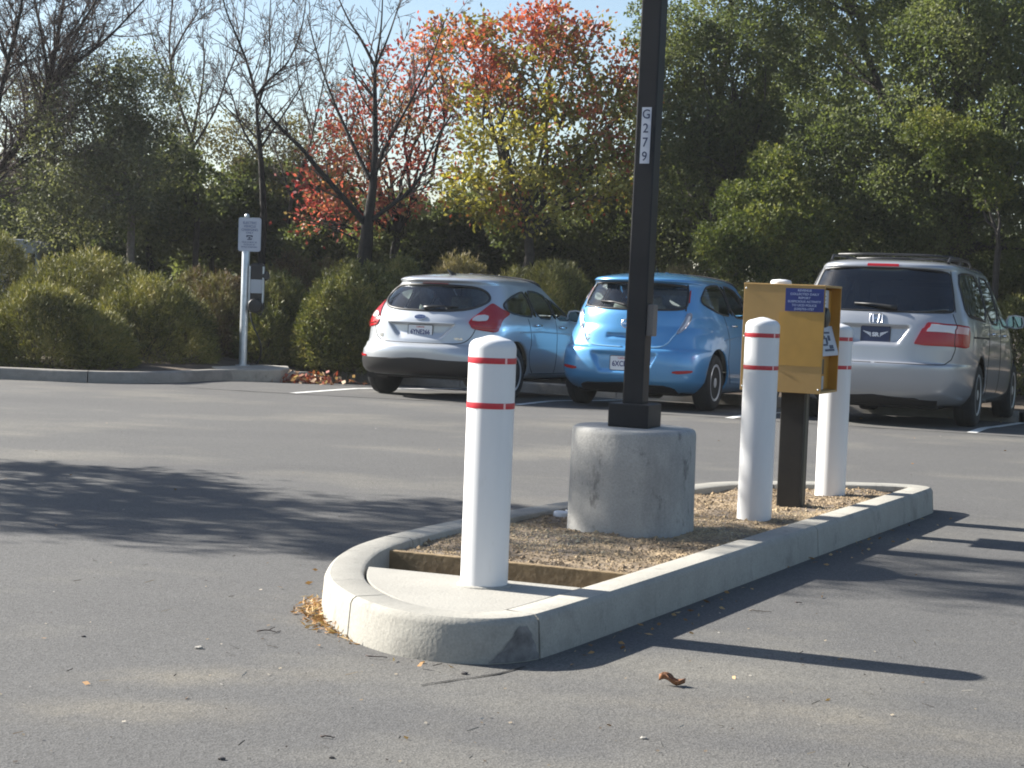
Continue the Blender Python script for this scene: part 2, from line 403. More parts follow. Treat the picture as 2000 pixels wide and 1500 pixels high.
# stall lines run along AX; seam along RX
for i, (x, y, L) in enumerate(((-2.53, 20.10, 4.6), (0.06, 19.53, 4.4), (2.33, 18.62, 4.4), (4.74, 17.85, 4.4))):
    strip_sheet('parking_line', [(x, y), (x + AX.x * L, y + AX.y * L)], .10, MT['line'])
strip_sheet('pavement_seam', [(-3.9, 20.42), (-2.5, 19.98), (-.3, 19.5), (2.2, 18.68), (4.2, 17.86), (7, 16.75)], .035, MT['gap'], dz=.004, wob=.25, step=.15)
strip_sheet('pavement_seam', [(-.25, 5.42), (-.02, 5.62), (.08, 5.75)], .008, MT['gap'], dz=.003, wob=.4, step=.05)

# ------------------------------------------------------------------ planting bed and its kerb
bed_edge = chaikin([(-60, 19.0), (-16, 19.9), (-9, 20.5), (-6.1, 20.72), (-5.0, 20.55), (-4.3, 20.95), (-3.85, 21.9), (-3.70, 22.25),
                    (-3.05, 22.75), (-2.95, 23.3), (-2.45, 24.5), (-2.05, 25.25), (-1.5, 25.15), (9, 20.75), (40, 7.6)], 1)
def kerb_run(root, pts, prof, gap, joints, zf, mats, step=.12, closed=False, name='kerb_section'):
    """sweep prof (inward offset, height) along pts (open list), broken at the arc lengths joints"""
    d = np.concatenate([[0], np.cumsum(np.linalg.norm(np.diff(pts, axis=0), axis=1))])
    cuts = [0] + list(joints) + [d[-1]]
    for a, b in zip(cuts[:-1], cuts[1:]):
        tt = np.linspace(a + gap / 2, b - gap / 2, max(3, int((b - a) / step)))
        p = np.stack([np.interp(tt, d, pts[:, k]) for k in (0, 1)], 1)
        e = .03
        q0 = np.stack([np.interp(tt - e, d, pts[:, k]) for k in (0, 1)], 1); q1 = np.stack([np.interp(tt + e, d, pts[:, k]) for k in (0, 1)], 1)
        t = unit(q1 - q0); nr = np.stack([-t[:, 1], t[:, 0]], 1)            # left of travel = inward
        mb = MB(); k = len(prof); vs = []
        for i in range(len(p)):
            for (o, h) in prof:
                x, y = p[i] + nr[i] * o; vs.append((x, y, float(zf(p[i][0], p[i][1])) + h))
        fs = [(i * k + j, (i + 1) * k + j, (i + 1) * k + j + 1, i * k + j + 1) for i in range(len(p) - 1) for j in range(k - 1)]
        fs += [tuple(range(k)), tuple((len(p) - 1) * k + j for j in range(k))[::-1]]
        mb.add(vs, fs); mb.build(name, mats, root, smooth=True, autosmooth=35)
KP = [(-.014, -.05), (-.012, 0), (-.003, .125), (.004, .140), (.018, .15), (.132, .15), (.146, .143), (.15, .13), (.15, -.05)]
pk = empty('planter_kerb', kind='structure')
kp = bed_edge[(bed_edge[:, 0] > -17) & (bed_edge[:, 0] < 13)]
dl = np.concatenate([[0], np.cumsum(np.linalg.norm(np.diff(kp, axis=0), axis=1))])
kerb_run(pk, kp, [(o, h * .93) for o, h in KP], .012, list(np.arange(2.2, dl[-1] - 1, 2.35)), gz, MT['kerb_shaded'], step=.2)
# bed sheet
be = resample(bed_edge, .4); rows = [.14, .5, 1.5, 4, 10, 40, 200]
v = []; f = []
for (x, y) in be:
    for s_ in rows: v.append((x, y + s_, float(gz(x, y)) + .115 + (.03 if s_ > 1 else 0) + (.12 if s_ > 3 else 0)))
nr_ = len(rows)
for i in range(len(be) - 1):
    for j in range(nr_ - 1): f.append((i * nr_ + j, (i + 1) * nr_ + j, (i + 1) * nr_ + j + 1, i * nr_ + j + 1))
me = bpy.data.meshes.new('planting_bed'); me.from_pydata(v, [], f); props(link('planting_bed', me, MT['soil']), kind='structure')
# concrete pad at the charging post
mb = MB(); pad = [(-3.74, 22.20), (-3.02, 22.72), (-2.98, 23.25), (-3.1, 24.0), (-3.9, 24.1), (-4.0, 23.0)]
mb.prism(pad, -.1, .138, (Vector((0, 0, 0)), Vector((1, 0, 0)), Vector((0, 1, 0)), Vector((0, 0, 1))))
padO = mb.build('concrete_pad', MT['kerb'], None, bevel=.012); props(padO, kind='structure')

# ------------------------------------------------------------------ traffic island
ISL = chaikin([(0.17, 5.96), (1.397, 8.324), (2.58, 10.585), (2.635, 10.73), (2.56, 10.85), (2.40, 10.885), (2.17, 10.87), (1.917, 10.82),
               (1.6, 10.74), (1.32, 10.61), (1.136, 10.44), (.334, 9.29), (.064, 8.89), (-.305, 8.22), (-.504, 7.79), (-.622, 7.48),
               (-.686, 7.19), (-.705, 6.80), (-.67, 6.45), (-.555, 6.14), (-.43, 5.94), (-.31, 5.83), (-.14, 5.765), (.04, 5.80)], 2, closed=True)
k0 = int(np.argmin(np.linalg.norm(ISL - np.array([.186, 5.98]), axis=1))); ISL = np.roll(ISL, -k0, axis=0)
run = np.vstack([ISL, ISL[:1]]); dI = np.concatenate([[0], np.cumsum(np.linalg.norm(np.diff(run, axis=0), axis=1))])
def arc_of(x, y): return dI[int(np.argmin(np.linalg.norm(run[:-1] - np.array([x, y]), axis=1)))]
isl = empty('traffic_island', kind='structure')
kerb_run(isl, run, KP, .010, [arc_of(1.41, 8.35), arc_of(2.58, 10.6), arc_of(1.6, 10.74), arc_of(.334, 9.29), arc_of(-.55, 7.65), arc_of(-.555, 6.14)], lambda x, y: 0, MT['kerb'], step=.06)
# dark scuff on the kerb by the joint (worn shape, a thin coat of tar)
mb = MB(); sc_ = []
i0 = arc_of(.13, 5.90)
def isl_face(s_, h, out=.003):
    s_ = s_ % dI[-1]; p = np.array([np.interp(s_, dI, run[:, k]) for k in (0, 1)]); q = np.array([np.interp((s_ + .02) % dI[-1], dI, run[:, k]) for k in (0, 1)])
    t = unit((q - p)[None])[0]; nn = np.array([t[1], -t[0]])
    off = .003 + (.125 - h) * .072 + out
    return (p[0] + nn[0] * off, p[1] + nn[1] * off, h)
L = dI[-1]
nh, nw = 8, 10; V_ = []
for i in range(nh + 1):
    h_ = .004 + .117 * i / nh; lo_ = -.215 + .115 * (i / nh) ** .8; hi_ = -.008 - .055 * (i / nh) ** 1.3
    for j in range(nw + 1): V_.append(isl_face(L + lo_ + (hi_ - lo_) * j / nw + .004 * math.sin(i * 2.3 + (j == 0)), h_))
mb.add(V_, [(i * (nw + 1) + j, i * (nw + 1) + j + 1, (i + 1) * (nw + 1) + j + 1, (i + 1) * (nw + 1) + j) for i in range(nh) for j in range(nw)])
mb.build('tar_stain', pr('tar_stain', (.155, .15, .148), .9, noise=(18, .5)), isl)
def offset_poly(P, o):
    t = unit(np.roll(P, -1, 0) - np.roll(P, 1, 0)); return P + np.stack([-t[:, 1], t[:, 0]], 1) * o
def clip(P, a, b):
    """keep the part left of a->b"""
    a = np.array(a); b = np.array(b); out = []
    def side(p): return (b[0]-a[0])*(p[1]-a[1]) - (b[1]-a[1])*(p[0]-a[0])
    for i in range(len(P)):
        p, q = P[i], P[(i + 1) % len(P)]; sp, sq = side(p), side(q)
        if sp >= 0: out.append(p)
        if sp * sq < 0: out.append(p + (q - p) * (sp / (sp - sq)))
    return np.array(out)
inner = offset_poly(ISL, .149)
slabL, slabR = (-.56, 6.864), (.296, 6.546); brdL, brdR = (-.545, 7.383), (.487, 6.968)
e = np.array(slabR) - np.array(slabL); slabA = np.array(slabL) - e * .4; slabB = np.array(slabR) + e * .6
e2 = np.array(brdR) - np.array(brdL); brdA = np.array(brdL) - e2 * .4; brdB = np.array(brdR) + e2 * .6
mb = MB(); sp = clip(offset_poly(ISL, .160), slabB, slabA); mb.prism([tuple(p) for p in sp], .02, .141)
mb.build('concrete_slab', MT['slab'], isl, bevel=.006)
# soil in the open trough between slab and board
mb = MB(); tr = clip(clip(offset_poly(ISL, .1515), slabA, slabB), brdB, brdA); mb.add([(p[0], p[1], .052) for p in tr], [tuple(range(len(tr)))])
props(mb.build('trough_soil', MT['soil'], isl), kind=None)
# timber board
seg = clip(clip(inner, brdA, brdB), brdB + np.array([0, .001]), brdA + np.array([0, .001]))
bl = Vector((brdL[0] - .055, brdL[1] + .022, 0)); br_ = Vector((brdR[0] + .012, brdR[1] - .005, 0)); bd = (br_ - bl); ex = bd.normalized(); ey = Vector((-ex.y, ex.x, 0))
mb = MB(); mb.box((bl + br_) / 2 + ey * .019 + Vector((0, 0, .07)), (bd.length, .036, .125), (ex, ey, Vector((0, 0, 1))))
mb.build('timber_board', MT['wood'], isl, bevel=.004)
# gravel floor of the island
gp = clip(inner, brdA + np.array([.0, .03]), brdB + np.array([.0, .03]))
def in_poly(px, py, P):
    c = np.zeros(px.shape, bool); j = len(P) - 1
    for i in range(len(P)):
        xi, yi, xj, yj = P[i][0], P[i][1], P[j][0], P[j][1]
        cond = ((yi > py) != (yj > py)) & (px < (xj - xi) * (py - yi) / (yj - yi + 1e-12) + xi); c ^= cond; j = i
    return c
rg = np.random.default_rng(5)
def gnoise(x, y): return .010 * np.sin(x * 9 + y * 4) * np.sin(y * 7 - x * 3) + .006 * np.sin(x * 23 + 1) * np.sin(y * 19)
bmg = bmesh.new(); vv = [bmg.verts.new((p[0], p[1], .118)) for p in gp]; fc = bmg.faces.new(vv)
bmesh.ops.triangulate(bmg, faces=bmg.faces[:])
for _ in range(4): bmesh.ops.subdivide_edges(bmg, edges=[e_ for e_ in bmg.edges if e_.calc_length() > .08], cuts=1, use_grid_fill=True)
for v_ in bmg.verts: v_.co.z = .118 + float(gnoise(v_.co.x, v_.co.y))
me = bpy.data.meshes.new('gravel_floor'); bmg.to_mesh(me); bmg.free()
gm = bpy.data.materials.new('gravel_floor'); n, l = nodes(gm); tcg = n.new('ShaderNodeTexCoord').outputs['Object']
cg = mixc(n, l, noise(n, l, tcg, 3.0, 6, .7, .4, .62), (.30, .22, .13), (.12, .095, .075))
vo = n.new('ShaderNodeTexVoronoi'); vo.inputs['Scale'].default_value = 70; l.new(tcg, vo.inputs['Vector'])
mr = n.new('ShaderNodeMapRange'); l.new(vo.outputs['Color'], mr.inputs[0]); mr.inputs[3].default_value = .5; mr.inputs[4].default_value = 1.5
l.new(mixc(n, l, 1.0, cg, mr.outputs[0], 'MULTIPLY'), n['Principled BSDF'].inputs['Base Color']); n['Principled BSDF'].inputs['Roughness'].default_value = .95
me.materials.append(gm); go = bpy.data.objects.new('gravel_floor', me); COL.objects.link(go); go.parent = isl
# loose stones and chips
bb0, bb1 = gp.min(0), gp.max(0); N = 42000
qx = rg.uniform(bb0[0], bb1[0], N); qy = rg.uniform(bb0[1], bb1[1], N)
keep = in_poly(qx, qy, gp); qx, qy = qx[keep], qy[keep]; n_ = len(qx)
r_ = rg.uniform(.0025, .0068, n_) * np.where(rg.random(n_) < .025, 2.3, 1)
c = np.stack([qx, qy, .118 + gnoise(qx, qy) + r_ * .35], 1)
ang = rg.uniform(0, 2 * np.pi, n_); base = []
for k in range(4):
    g_ = ang + k * np.pi / 2 + rg.normal(0, .2, n_); base.append(c + np.stack([np.cos(g_) * r_ * 1.2, np.sin(g_) * r_, rg.uniform(-.4, .2, n_) * r_], 1))
top = c + np.stack([rg.normal(0, .2, n_) * r_, rg.normal(0, .2, n_) * r_, r_ * rg.uniform(.5, 1., n_)], 1)
tri = np.stack([np.stack([base[k], base[(k + 1) % 4], top], 1) for k in range(4)], 1).reshape(-1, 3)
patch_ = np.sin(qx * 4.1 + 1.0) * np.sin(qy * 3.3 + qx * 1.5) + rg.normal(0, .55, n_)
tt = np.clip(.5 + .3 * patch_, 0, 1)
grav_m = leaf_material('gravel_stone', [(0, (.10, .082, .065)), (.35, (.23, .17, .11)), (.7, (.40, .30, .18)), (1, (.50, .42, .30))], trans=0.0, rough=.9, spec=.2)
gs = np_mesh('gravel', tri, 3, np.repeat(tt, 4), grav_m); props(gs, kind='stuff')

# ------------------------------------------------------------------ bollards
BOL = [((-.077, 6.524), .139, 1.085, 'nearest white bollard, on the bare concrete slab at the island tip', .0),
       ((1.293, 9.069), .105, 1.172, 'white bollard dappled with shade, in gravel just in front of the ochre pay box', .0),
       ((1.925, 10.367), .105, 1.145, 'white bollard standing behind the ochre pay box, farthest of the three', .0)]
for (x, y), z0, z1, lab, lean in BOL:
    h = z1 - z0; R = .0895
    b = empty('bollard', (x, y, z0), 0, lab, 'bollard', 'white bollards with red bands on the traffic island')
    mb = MB(); prof = [(R * 1.004, 0), (R, .02), (R, h - .05)] + [(R - .036 * (1 - math.cos(math.radians(a))), h - .05 + .036 * math.sin(math.radians(a))) for a in (15, 30, 45, 60, 72)] + [(.042, h - .0095), (.022, h - .003), (0.0005, h)]
    mb.lathe(prof, 48); mb.build('sleeve', MT['pvc'], b, smooth=True, autosmooth=50)
    for zb in (h - .094, h - .262):
        mb = MB(); mb.lathe([(R + .0012, zb - .011), (R + .0016, zb - .009), (R + .0016, zb + .009), (R + .0012, zb + .011)], 48)
        tp = mb.build('red_band', MT['red_tape'], b, smooth=True, autosmooth=40)
        mb = MB(); a0 = math.radians(-58); pts = []
        for a in (a0, a0 + .05, a0 + .1):
            for zz in (zb - .0105, zb + .0105): pts.append(((R + .0026) * math.cos(a), (R + .0026) * math.sin(a), zz))
        mb.add(pts, [(0, 2, 3, 1), (2, 4, 5, 3)]); mb.build('tape_seam_glint', MT['tape_glint'], tp, smooth=True)  # pale patch paints the glint at the tape seam
    if z0 > .12:
        mb = MB(); mb.lathe([(R + .016, 0.001), (R + .012, .006), (R + .002, .010), (R - .002, .010)], 40); mb.build('mortar_ring', MT['slab'], b, smooth=True)

# ------------------------------------------------------------------ light pole
PO = (.606, 8.50); PZ = .10
pole = empty('light_pole', (PO[0], PO[1], PZ), 0, 'dark square light pole on a round stained concrete footing, numbered G279', 'light pole')
mb = MB(); mb.lathe([(.312, -.04), (.310, .02), (.306, .3), (.304, .49), (.298, .508), (.285, .516), (.0005, .518)], 56)
mb.build('concrete_footing', MT['footing'], pole, smooth=True, autosmooth=40)
pa = math.radians(23.0); pex = Vector((math.cos(pa), -math.sin(pa), 0)); pey = Vector((math.sin(pa), math.cos(pa), 0)); pez = Vector((0, 0, 1))
mb = MB(); mb.box((0, 0, .518 + .057), (.205, .205, .114), (pex, pey, pez)); mb.build('base_cover', MT['pole'], pole, bevel=.006)
lean = Vector((.0070, 0, 1)).normalized()
mb = MB(); P0 = Vector((0, 0, .62)); Lp = 6.2
mb.box(P0 + lean * Lp / 2, (.102, .102, Lp), (pex, pey, lean)); mb.build('shaft', MT['pole'], pole, bevel=.008)
mb = MB(); tp_ = P0 + lean * Lp; mb.box(tp_ + Vector((0, 0, .02)) + pex * .42, (.60, .34, .14), (pex, pey, pez)); mb.box(tp_ + pex * .06 + Vector((0, 0, .02)), (.2, .07, .07), (pex, pey, pez))
mb.build('lamp_head', MT['pole'], pole, bevel=.01)
# hand-hole box on the side facing the aisle
hb = Vector((0, 0, 1.14 - PZ)); mb = MB(); mb.box(hb + pex * (.051 + .016) + lean.cross(Vector((0, 1, 0))) * 0, (.034, .075, .155), (pex, pey, lean))
mb.build('junction_box', pr('box_grey_paint', (.10, .095, .095), .5), pole, bevel=.006)
# number plate
c0 = P0 + lean * (2.03 - PZ - .62) - pey * .0525 + pex * .004; mb = MB(); mb.box(c0, (.048, .002, .270), (pex, pey, lean)); npl = mb.build('number_plate', MT['sign_white'], pole)
for i, ch in enumerate('G279'):
    text(ch, .063, MT['sign_ink'], npl, c0 - pey * .0022 + lean * (.100 - .0675 * i) - pex * .001, pex, lean, sx=.92, bold=.0006)

# ------------------------------------------------------------------ pay station
KX, KY = Vector((math.cos(ROWA), -math.sin(ROWA), 0)), Vector((math.sin(ROWA), math.cos(ROWA), 0)); KZ = Vector((0, 0, 1))
k0_ = Vector((1.676, 9.44, 0))                                         # near right edge of the hood
W_, D_, ZB, ZT = .452, .405, .762, 1.342
root0 = k0_ - KX * W_ / 2 + KY * D_ / 2
kio = empty('pay_station', (root0.x, root0.y, .10), 0, 'ochre and tan open-sided pay box with a blue notice, on a dark post', 'pay box')
def kp_(u, v_, z): return k0_ + KX * u + KY * v_ + KZ * z - Vector((root0.x, root0.y, .10))      # u right, v away, z up (world)
FR = (KX, KY, KZ)
mb = MB(); T = .012
mb.box(kp_(-W_ / 2, T / 2, (ZB + ZT) / 2), (W_, T, ZT - ZB), FR); near = mb.build('near_side', MT['tan'], kio, bevel=.002)
mb = MB(); mb.box(kp_(-W_ / 2, D_ - T / 2, (ZB + ZT) / 2), (W_, T, ZT - ZB), FR); mb.build('far_side', MT['orange'], kio, bevel=.002)
mb = MB(); mb.box(kp_(-W_ / 2, D_ / 2, ZT + T / 2), (W_ + .004, D_ + .004, T), FR); mb.build('top', MT['tan'], kio, bevel=.003)
mb = MB(); mb.box(kp_(-W_ / 2, D_ / 2, ZB + T / 2), (W_ - .004, D_ - 2 * T - .001, T), FR); mb.build('floor', MT['tan'], kio)
mb = MB(); mb.box(kp_(-W_ + T / 2, D_ / 2, (ZB + ZT) / 2), (T, D_ - 2 * T - .001, ZT - ZB - .03), FR); mb.build('back', MT['tan'], kio)
mb = MB(); mb.box(kp_(-.052 - T / 2, D_ / 2, (ZB + ZT) / 2), (T, D_ - 2 * T - .002, ZT - ZB - .03), FR); mb.build('control_panel', MT['orange'], kio)
# cleaner ochre rectangle and the bright front edge on the near side
mb = MB(); mb.box(kp_(-.125, -.0008, 1.055), (.247, .0024, .29), FR); mb.build('ochre_patch', MT['yellow'], kio)
mb = MB(); mb.box(kp_(-.1115, -.0022, 1.270), (.212, .003, .125), FR); sgn = mb.build('notice', MT['blue_sign'], kio)
for i, (t_, s_) in enumerate((('REVENUE', .0165), ('COLLECTED DAILY', .0165), ('REPORT', .0165), ('SUSPICIOUS ACTIVITY', .0165), ('TO UCD POLICE', .0165), ('(530)752-1727', .0165))):
    text(t_, s_, MT['sign_letter'], sgn, kp_(-.112, -.0042, 1.321 - .0202 * i), KX, KZ, sx=1.12, bold=.0003)
px_ = -.052
mb = MB(); mb.box(kp_(px_ + .003, .17, 1.27), (.006, .24, .12), FR); pl_ = mb.build('card_plate', MT['sign_white'], kio, bevel=.002)
mb = MB(); mb.box(kp_(px_ + .007, .17, 1.275), (.004, .10, .075), FR); mb.build('label', MT['plate_white'], pl_)
for i in range(3):
    mb = MB(); mb.box(kp_(px_ + .010, .17, 1.295 - .02 * i), (.002, .07, .007), FR); mb.build('lettering', MT['sign_ink'], pl_)
mb = MB(); mb.lathe([(.056, 0), (.056, .022), (.050, .034), (.03, .042), (.0005, .044)], 28, KX, kp_(px_, .17, 1.178)); mb.build('speaker', MT['black'], kio, smooth=True, autosmooth=40)
for u_, z_, r_2 in ((-.44, 1.325, .005), (-.44, .785, .005), (-.015, .785, .005), (-.255, .90, .009), (-.44, 1.06, .005)):
    mb = MB(); mb.lathe([(r_2, 0), (r_2, .002), (r_2 * .6, .0035), (.0003, .0036)], 12, -KY, kp_(u_, -.0005, z_)); mb.build('lock' if r_2 > .006 else 'screw', MT['galv'] if r_2 < .006 else MT['black'], kio, smooth=True)
# sloped instruction shelf
mb = MB(); wd = D_ - 2 * T - .006; v0 = T + .003
prof = [(px_ + .002, 1.13), (px_ + .008, 1.13), (.0, .985), (.0, .968), (px_ + .002, .968)]
vs = [kp_(u, v0 + s_ * wd, z) for s_ in (0, 1) for u, z in prof]; n5 = 5
mb.add(vs, [tuple(range(n5))[::-1], tuple(range(n5, 10))] + [(i, (i + 1) % n5, n5 + (i + 1) % n5, n5 + i) for i in range(n5)])
shf = mb.build('instruction_shelf', MT['sign_white'], kio, bevel=.002)
sl = (kp_(.0, 0, .985) - kp_(px_ + .008, 0, 1.13)).normalized(); 
def on_sl(f_, v_): return kp_(px_ + .008, v_, 1.13) * (1 - f_) + kp_(.0, v_, .985) * f_ + KX * .0016 + KZ * .0005
for (f_, v_, a_, b_) in ((.25, .20, .01, .16), (.42, .12, .02, .06), (.45, .24, .03, .05), (.55, .17, .035, .04), (.70, .12, .01, .10), (.78, .25, .02, .09), (.9, .19, .012, .22)):
    nn = KY.cross(sl); mb = MB(); mb.box(on_sl(f_, v_), (b_, a_, .0015), (KY, sl, nn)); mb.build('printed_line', MT['sign_ink'], shf)
mb = MB(); mb.box(kp_(px_ + .004, .17, .905), (.008, .15, .085), FR); mb.build('coin_slot', MT['black'], kio, bevel=.003)
mb = MB(); mb.box(kp_(px_ + .004, .17, .815), (.006, .16, .075), FR); mb.build('lower_label', MT['panel_grey'], kio)
mb = MB(); c_ = kp_(-.285, .15, ZT + T); mb.lathe([(.058, 0), (.058, .014), (.050, .022), (.02, .026), (.0005, .026)], 28, KZ, c_); mb.build('top_cap', MT['pvc'], kio, smooth=True, autosmooth=40)
mb = MB(); pc = Vector((1.585, 9.705, 0)) - Vector((root0.x, root0.y, .10)); mb.box(pc + KZ * (.06 + ZB) / 2, (.132, .132, ZB - .06), FR); mb.build('post', MT['post'], kio, bevel=.005)
mb = MB(); mb.box(pc + KX * .0675 + KZ * ((.06 + ZB) / 2), (.003, .05, ZB - .08), FR); mb.build('post_light_side', pr('post_light_tone', (.06, .058, .045), .6), kio)  # lighter right side of the post, put into this strip's colour

# ------------------------------------------------------------------ vehicle charging post with its sign
EX, EY, EZ = -3.655, 23.55, .135
ev = empty('charging_post', (EX, EY, EZ), 0, 'steel post with a black vehicle charger and a white charging sign, beside the shrubs', 'charging post')
def ez_(z): return z - EZ
mb = MB(); mb.lathe([(.053, 0), (.053, ez_(1.675)), (.050, ez_(1.685)), (.0005, ez_(1.686))], 28); mb.lathe([(.10, 0), (.10, .012), (.06, .018)], 28)
mb.build('post', MT['galv'], ev, smooth=True, autosmooth=40)
mb = MB(); mb.lathe([(.017, ez_(1.66)), (.017, ez_(2.14))], 14, None, (.0, .0, 0)); mb.build('sign_pipe', MT['galv'], ev, smooth=True, autosmooth=40)
mb = MB(); mb.lathe([(.0005, ez_(2.125)), (.03, ez_(2.13)), (.036, ez_(2.155)), (.026, ez_(2.182)), (.0005, ez_(2.19))], 18); mb.build('pipe_cap', MT['galv'], ev, smooth=True)
mb = MB(); so = Vector((.045, -.026, ez_(1.909))); FX = (so, Vector((1, 0, 0)), Vector((0, 0, 1)), Vector((0, -1, 0)))
mb.prism(rrect(.305, .455, .03), 0, .004, FX); sg = mb.build('sign_panel', MT['sign_white'], ev)
mb = MB(); ol = [so + Vector((x, -.0045, y)) for x, y in rrect(.285, .435, .024)]; mb.tube(ol, .0022, 4, closed=True); mb.build('sign_border', MT['panel_grey'], sg)
for t_, s_, z_, w_ in (('ELECTRIC', .047, .155, .92), ('VEHICLE', .047, .108, .92), ('CHARGING', .047, .061, .92), ('ONLY', .036, .022, 1.0)):
    text(t_, s_, MT['sign_grey'], sg, so + Vector((0, -.006, z_)), (1, 0, 0), (0, 0, 1), sx=w_, bold=.0006)
for t_, s_, z_ in (('VEHICLE MUST BE', .026, -.105), ('PLUGGED IN', .026, -.137), ('WHILE CHARGING', .026, -.169)):
    text(t_, s_, MT['sign_grey'], sg, so + Vector((0, -.006, z_)), (1, 0, 0), (0, 0, 1), bold=.0003)
mb = MB()                                                              # little plug-and-car mark
for (cx, cz, w_, h_) in ((0, -.018, .085, .016), (-.035, -.03, .018, .012), (.035, -.03, .016, .012), (0, -.045, .03, .018), (0, -.066, .06, .012), (.03, -.056, .012, .01)):
    mb.box(so + Vector((cx, -.0055, cz)), (w_, .002, h_))
mb.build('car_mark', MT['sign_ink'], sg)
# charger body on the right of the post
cu = empty('charger_unit'); cu.parent = ev
cx0 = .165
def rbox(mb, c, w, h, d, r): mb.prism(rrect(w, h, r), -d / 2, d / 2, (Vector(c), Vector((1, 0, 0)), Vector((0, 0, 1)), Vector((0, -1, 0))))
mb = MB(); rbox(mb, (cx0, -.02, ez_(1.205)), .20, .64, .12, .05); mb.build('housing', MT['black'], cu, bevel=.008)
mb = MB(); rbox(mb, (cx0, -.092, ez_(1.215)), .155, .185, .03, .01); mb.build('screen', MT['panel_grey'], cu, bevel=.004)
mb = MB(); rbox(mb, (cx0, -.085, ez_(1.41)), .15, .19, .03, .02); mb.build('top_cover', MT['black'], cu, bevel=.006)
mb = MB(); mb.lathe([(.100, 0), (.100, .05), (.085, .075), (.04, .082), (.0005, .083)], 26, (0, -1, 0), (cx0 - .005, -.07, ez_(.955))); mb.build('cable_drum', MT['black'], cu, smooth=True, autosmooth=40)
mb = MB(); mb.lathe([(.062, 0), (.062, .05), (.045, .07), (.0005, .071)], 22, (.7, -.7, 0), (cx0 + .09, -.03, ez_(1.36))); mb.build('holster', MT['black'], cu, smooth=True, autosmooth=40)
for sx_ in (-1, 1):
    mb = MB(); rbox(mb, (cx0 + sx_ * .092, -.075, ez_(1.21)), .022, .55, .06, .009); mb.build('rail', MT['galv'], cu, bevel=.003)
cab = [(.10, -.10, .86), (.115, -.13, .76), (.16, -.15, .66), (.235, -.16, .52), (.27, -.15, .40), (.25, -.12, .26), (.20, -.05, .17)]
cab = chaikin(cab, 2); mb = MB(); mb.tube([Vector((x, y, ez_(z))) for x, y, z in cab], .011, 8)
hook = [(cx0 + .02, -.12, .86), (cx0 + .05, -.13, .835), (cx0 + .085, -.13, .84), (cx0 + .105, -.12, .90), (cx0 + .105, -.10, 1.0)]
mb.tube([Vector((x, y, ez_(z))) for x, y, z in chaikin(hook, 2)], .010, 8); mb.build('cable', MT['black'], ev, smooth=True)

# ------------------------------------------------------------------ small things on the ground
mb = MB(); mb.lathe([(.036, 0), (.043, .004), (.043, .026), (.038, .032), (.012, .034), (.0005, .034)], 26); mb.box((.035, .0, .038), (.02, .03, .008))
wc = mb.build('valve_cap', MT['pvc'], None, smooth=True, autosmooth=40); wc.location = (.278, 8.83, .112); wc.rotation_euler = (.06, .05, .4)
props(wc, 'flat white plastic cap lying in the gravel against the pole footing', 'plastic cap')
rl = np.random.default_rng(9)
mb = MB(); nL = 9                                                       # curled dead leaf
for i in range(nL + 1):
    u = i / nL
    for j in range(5):
        w_ = .022 * math.sin(math.pi * min(1, u * 1.05 + .02)) ** .7 * (1 + .25 * math.sin(i * 2.1)); q = (j - 2) / 2
        mb.v.append((-.043 + .086 * u, q * w_, .006 + .022 * abs(q) ** 1.5 * (1 - .3 * u) + .008 * math.sin(u * 7))); 
mb.f = [(i * 5 + j, i * 5 + j + 1, i * 5 + j + 6, i * 5 + j + 5) for i in range(nL) for j in range(4)]; mb.m = [0] * len(mb.f)
dl_ = mb.build('dead_leaf', pr('dead_leaf_brown', (.20, .085, .035), .7, noise=(40, .6)), None, smooth=True); dl_.location = (.552, 5.56, .004); dl_.rotation_euler = (0, .05, -.25)
md = dl_.modifiers.new('thick', 'SOLIDIFY'); md.thickness = .0012
props(dl_, 'curled brown dead leaf on the asphalt in front of the island', 'leaf')
gl = empty('ground', kind='group') if False else None
TW = [((525, 1236), .085, .1, 'forked dark twig on the asphalt left of the leaf pile'), ((735, 1287), .075, -.2, 'dark straight twig lying near the kerb curve'),
      ((820, 1281), .055, .35, 'reddish twig touching the foot of the curved kerb'), ((1485, 1196), .09, -.28, 'pale straw stick on the asphalt right of the island'),
      ((640, 1442), .04, 0, 'short dark twig at the lower edge of the lot'), ((1560, 1180), .03, .1, 'short dark twig in the shaded lane right of the island')]
def gpt(px, py):
    v_ = cF * FPX + cR * (px - 1000) - cU * (py - 750); t_ = -CAM_H / v_.z; return Vector((0, 0, CAM_H)) + v_ * t_
for (pp, L_, a_, lab) in TW:
    g_ = gpt(*pp); mb = MB(); n6 = 6
    pts = [Vector((L_ * (i / n6 - .5), rl.normal(0, .003), .004 + rl.uniform(0, .006))) for i in range(n6 + 1)]
    mb.tube(pts, [.0028 - .0015 * i / n6 for i in range(n6 + 1)], 5)
    if 'forked' in lab: mb.tube([pts[3], pts[3] + Vector((.012, .012, .006)), pts[3] + Vector((.02, .035, .004))], [.002, .0015, .001], 5)
    o = mb.build('twig', MT['twig_grey'] if 'pale' in lab else MT['twig'], None, smooth=True); o.location = g_; o.rotation_euler = (0, 0, a_); props(o, lab, 'twig')
PB = [((388, 1267), .010, 'larger pale pebble left of the island'), ((163, 1244), .006, 'small dark pebble far left on the asphalt'), ((907, 1317), .009, 'black flat stone chip near the island tip'),
      ((433, 1484), .008, 'grey pebble at the bottom edge of the lot, left'), ((647, 1481), .006, 'dark pebble at the bottom edge of the lot, middle'), ((1257, 1443), .007, 'white stone chip in front of the island, right')]
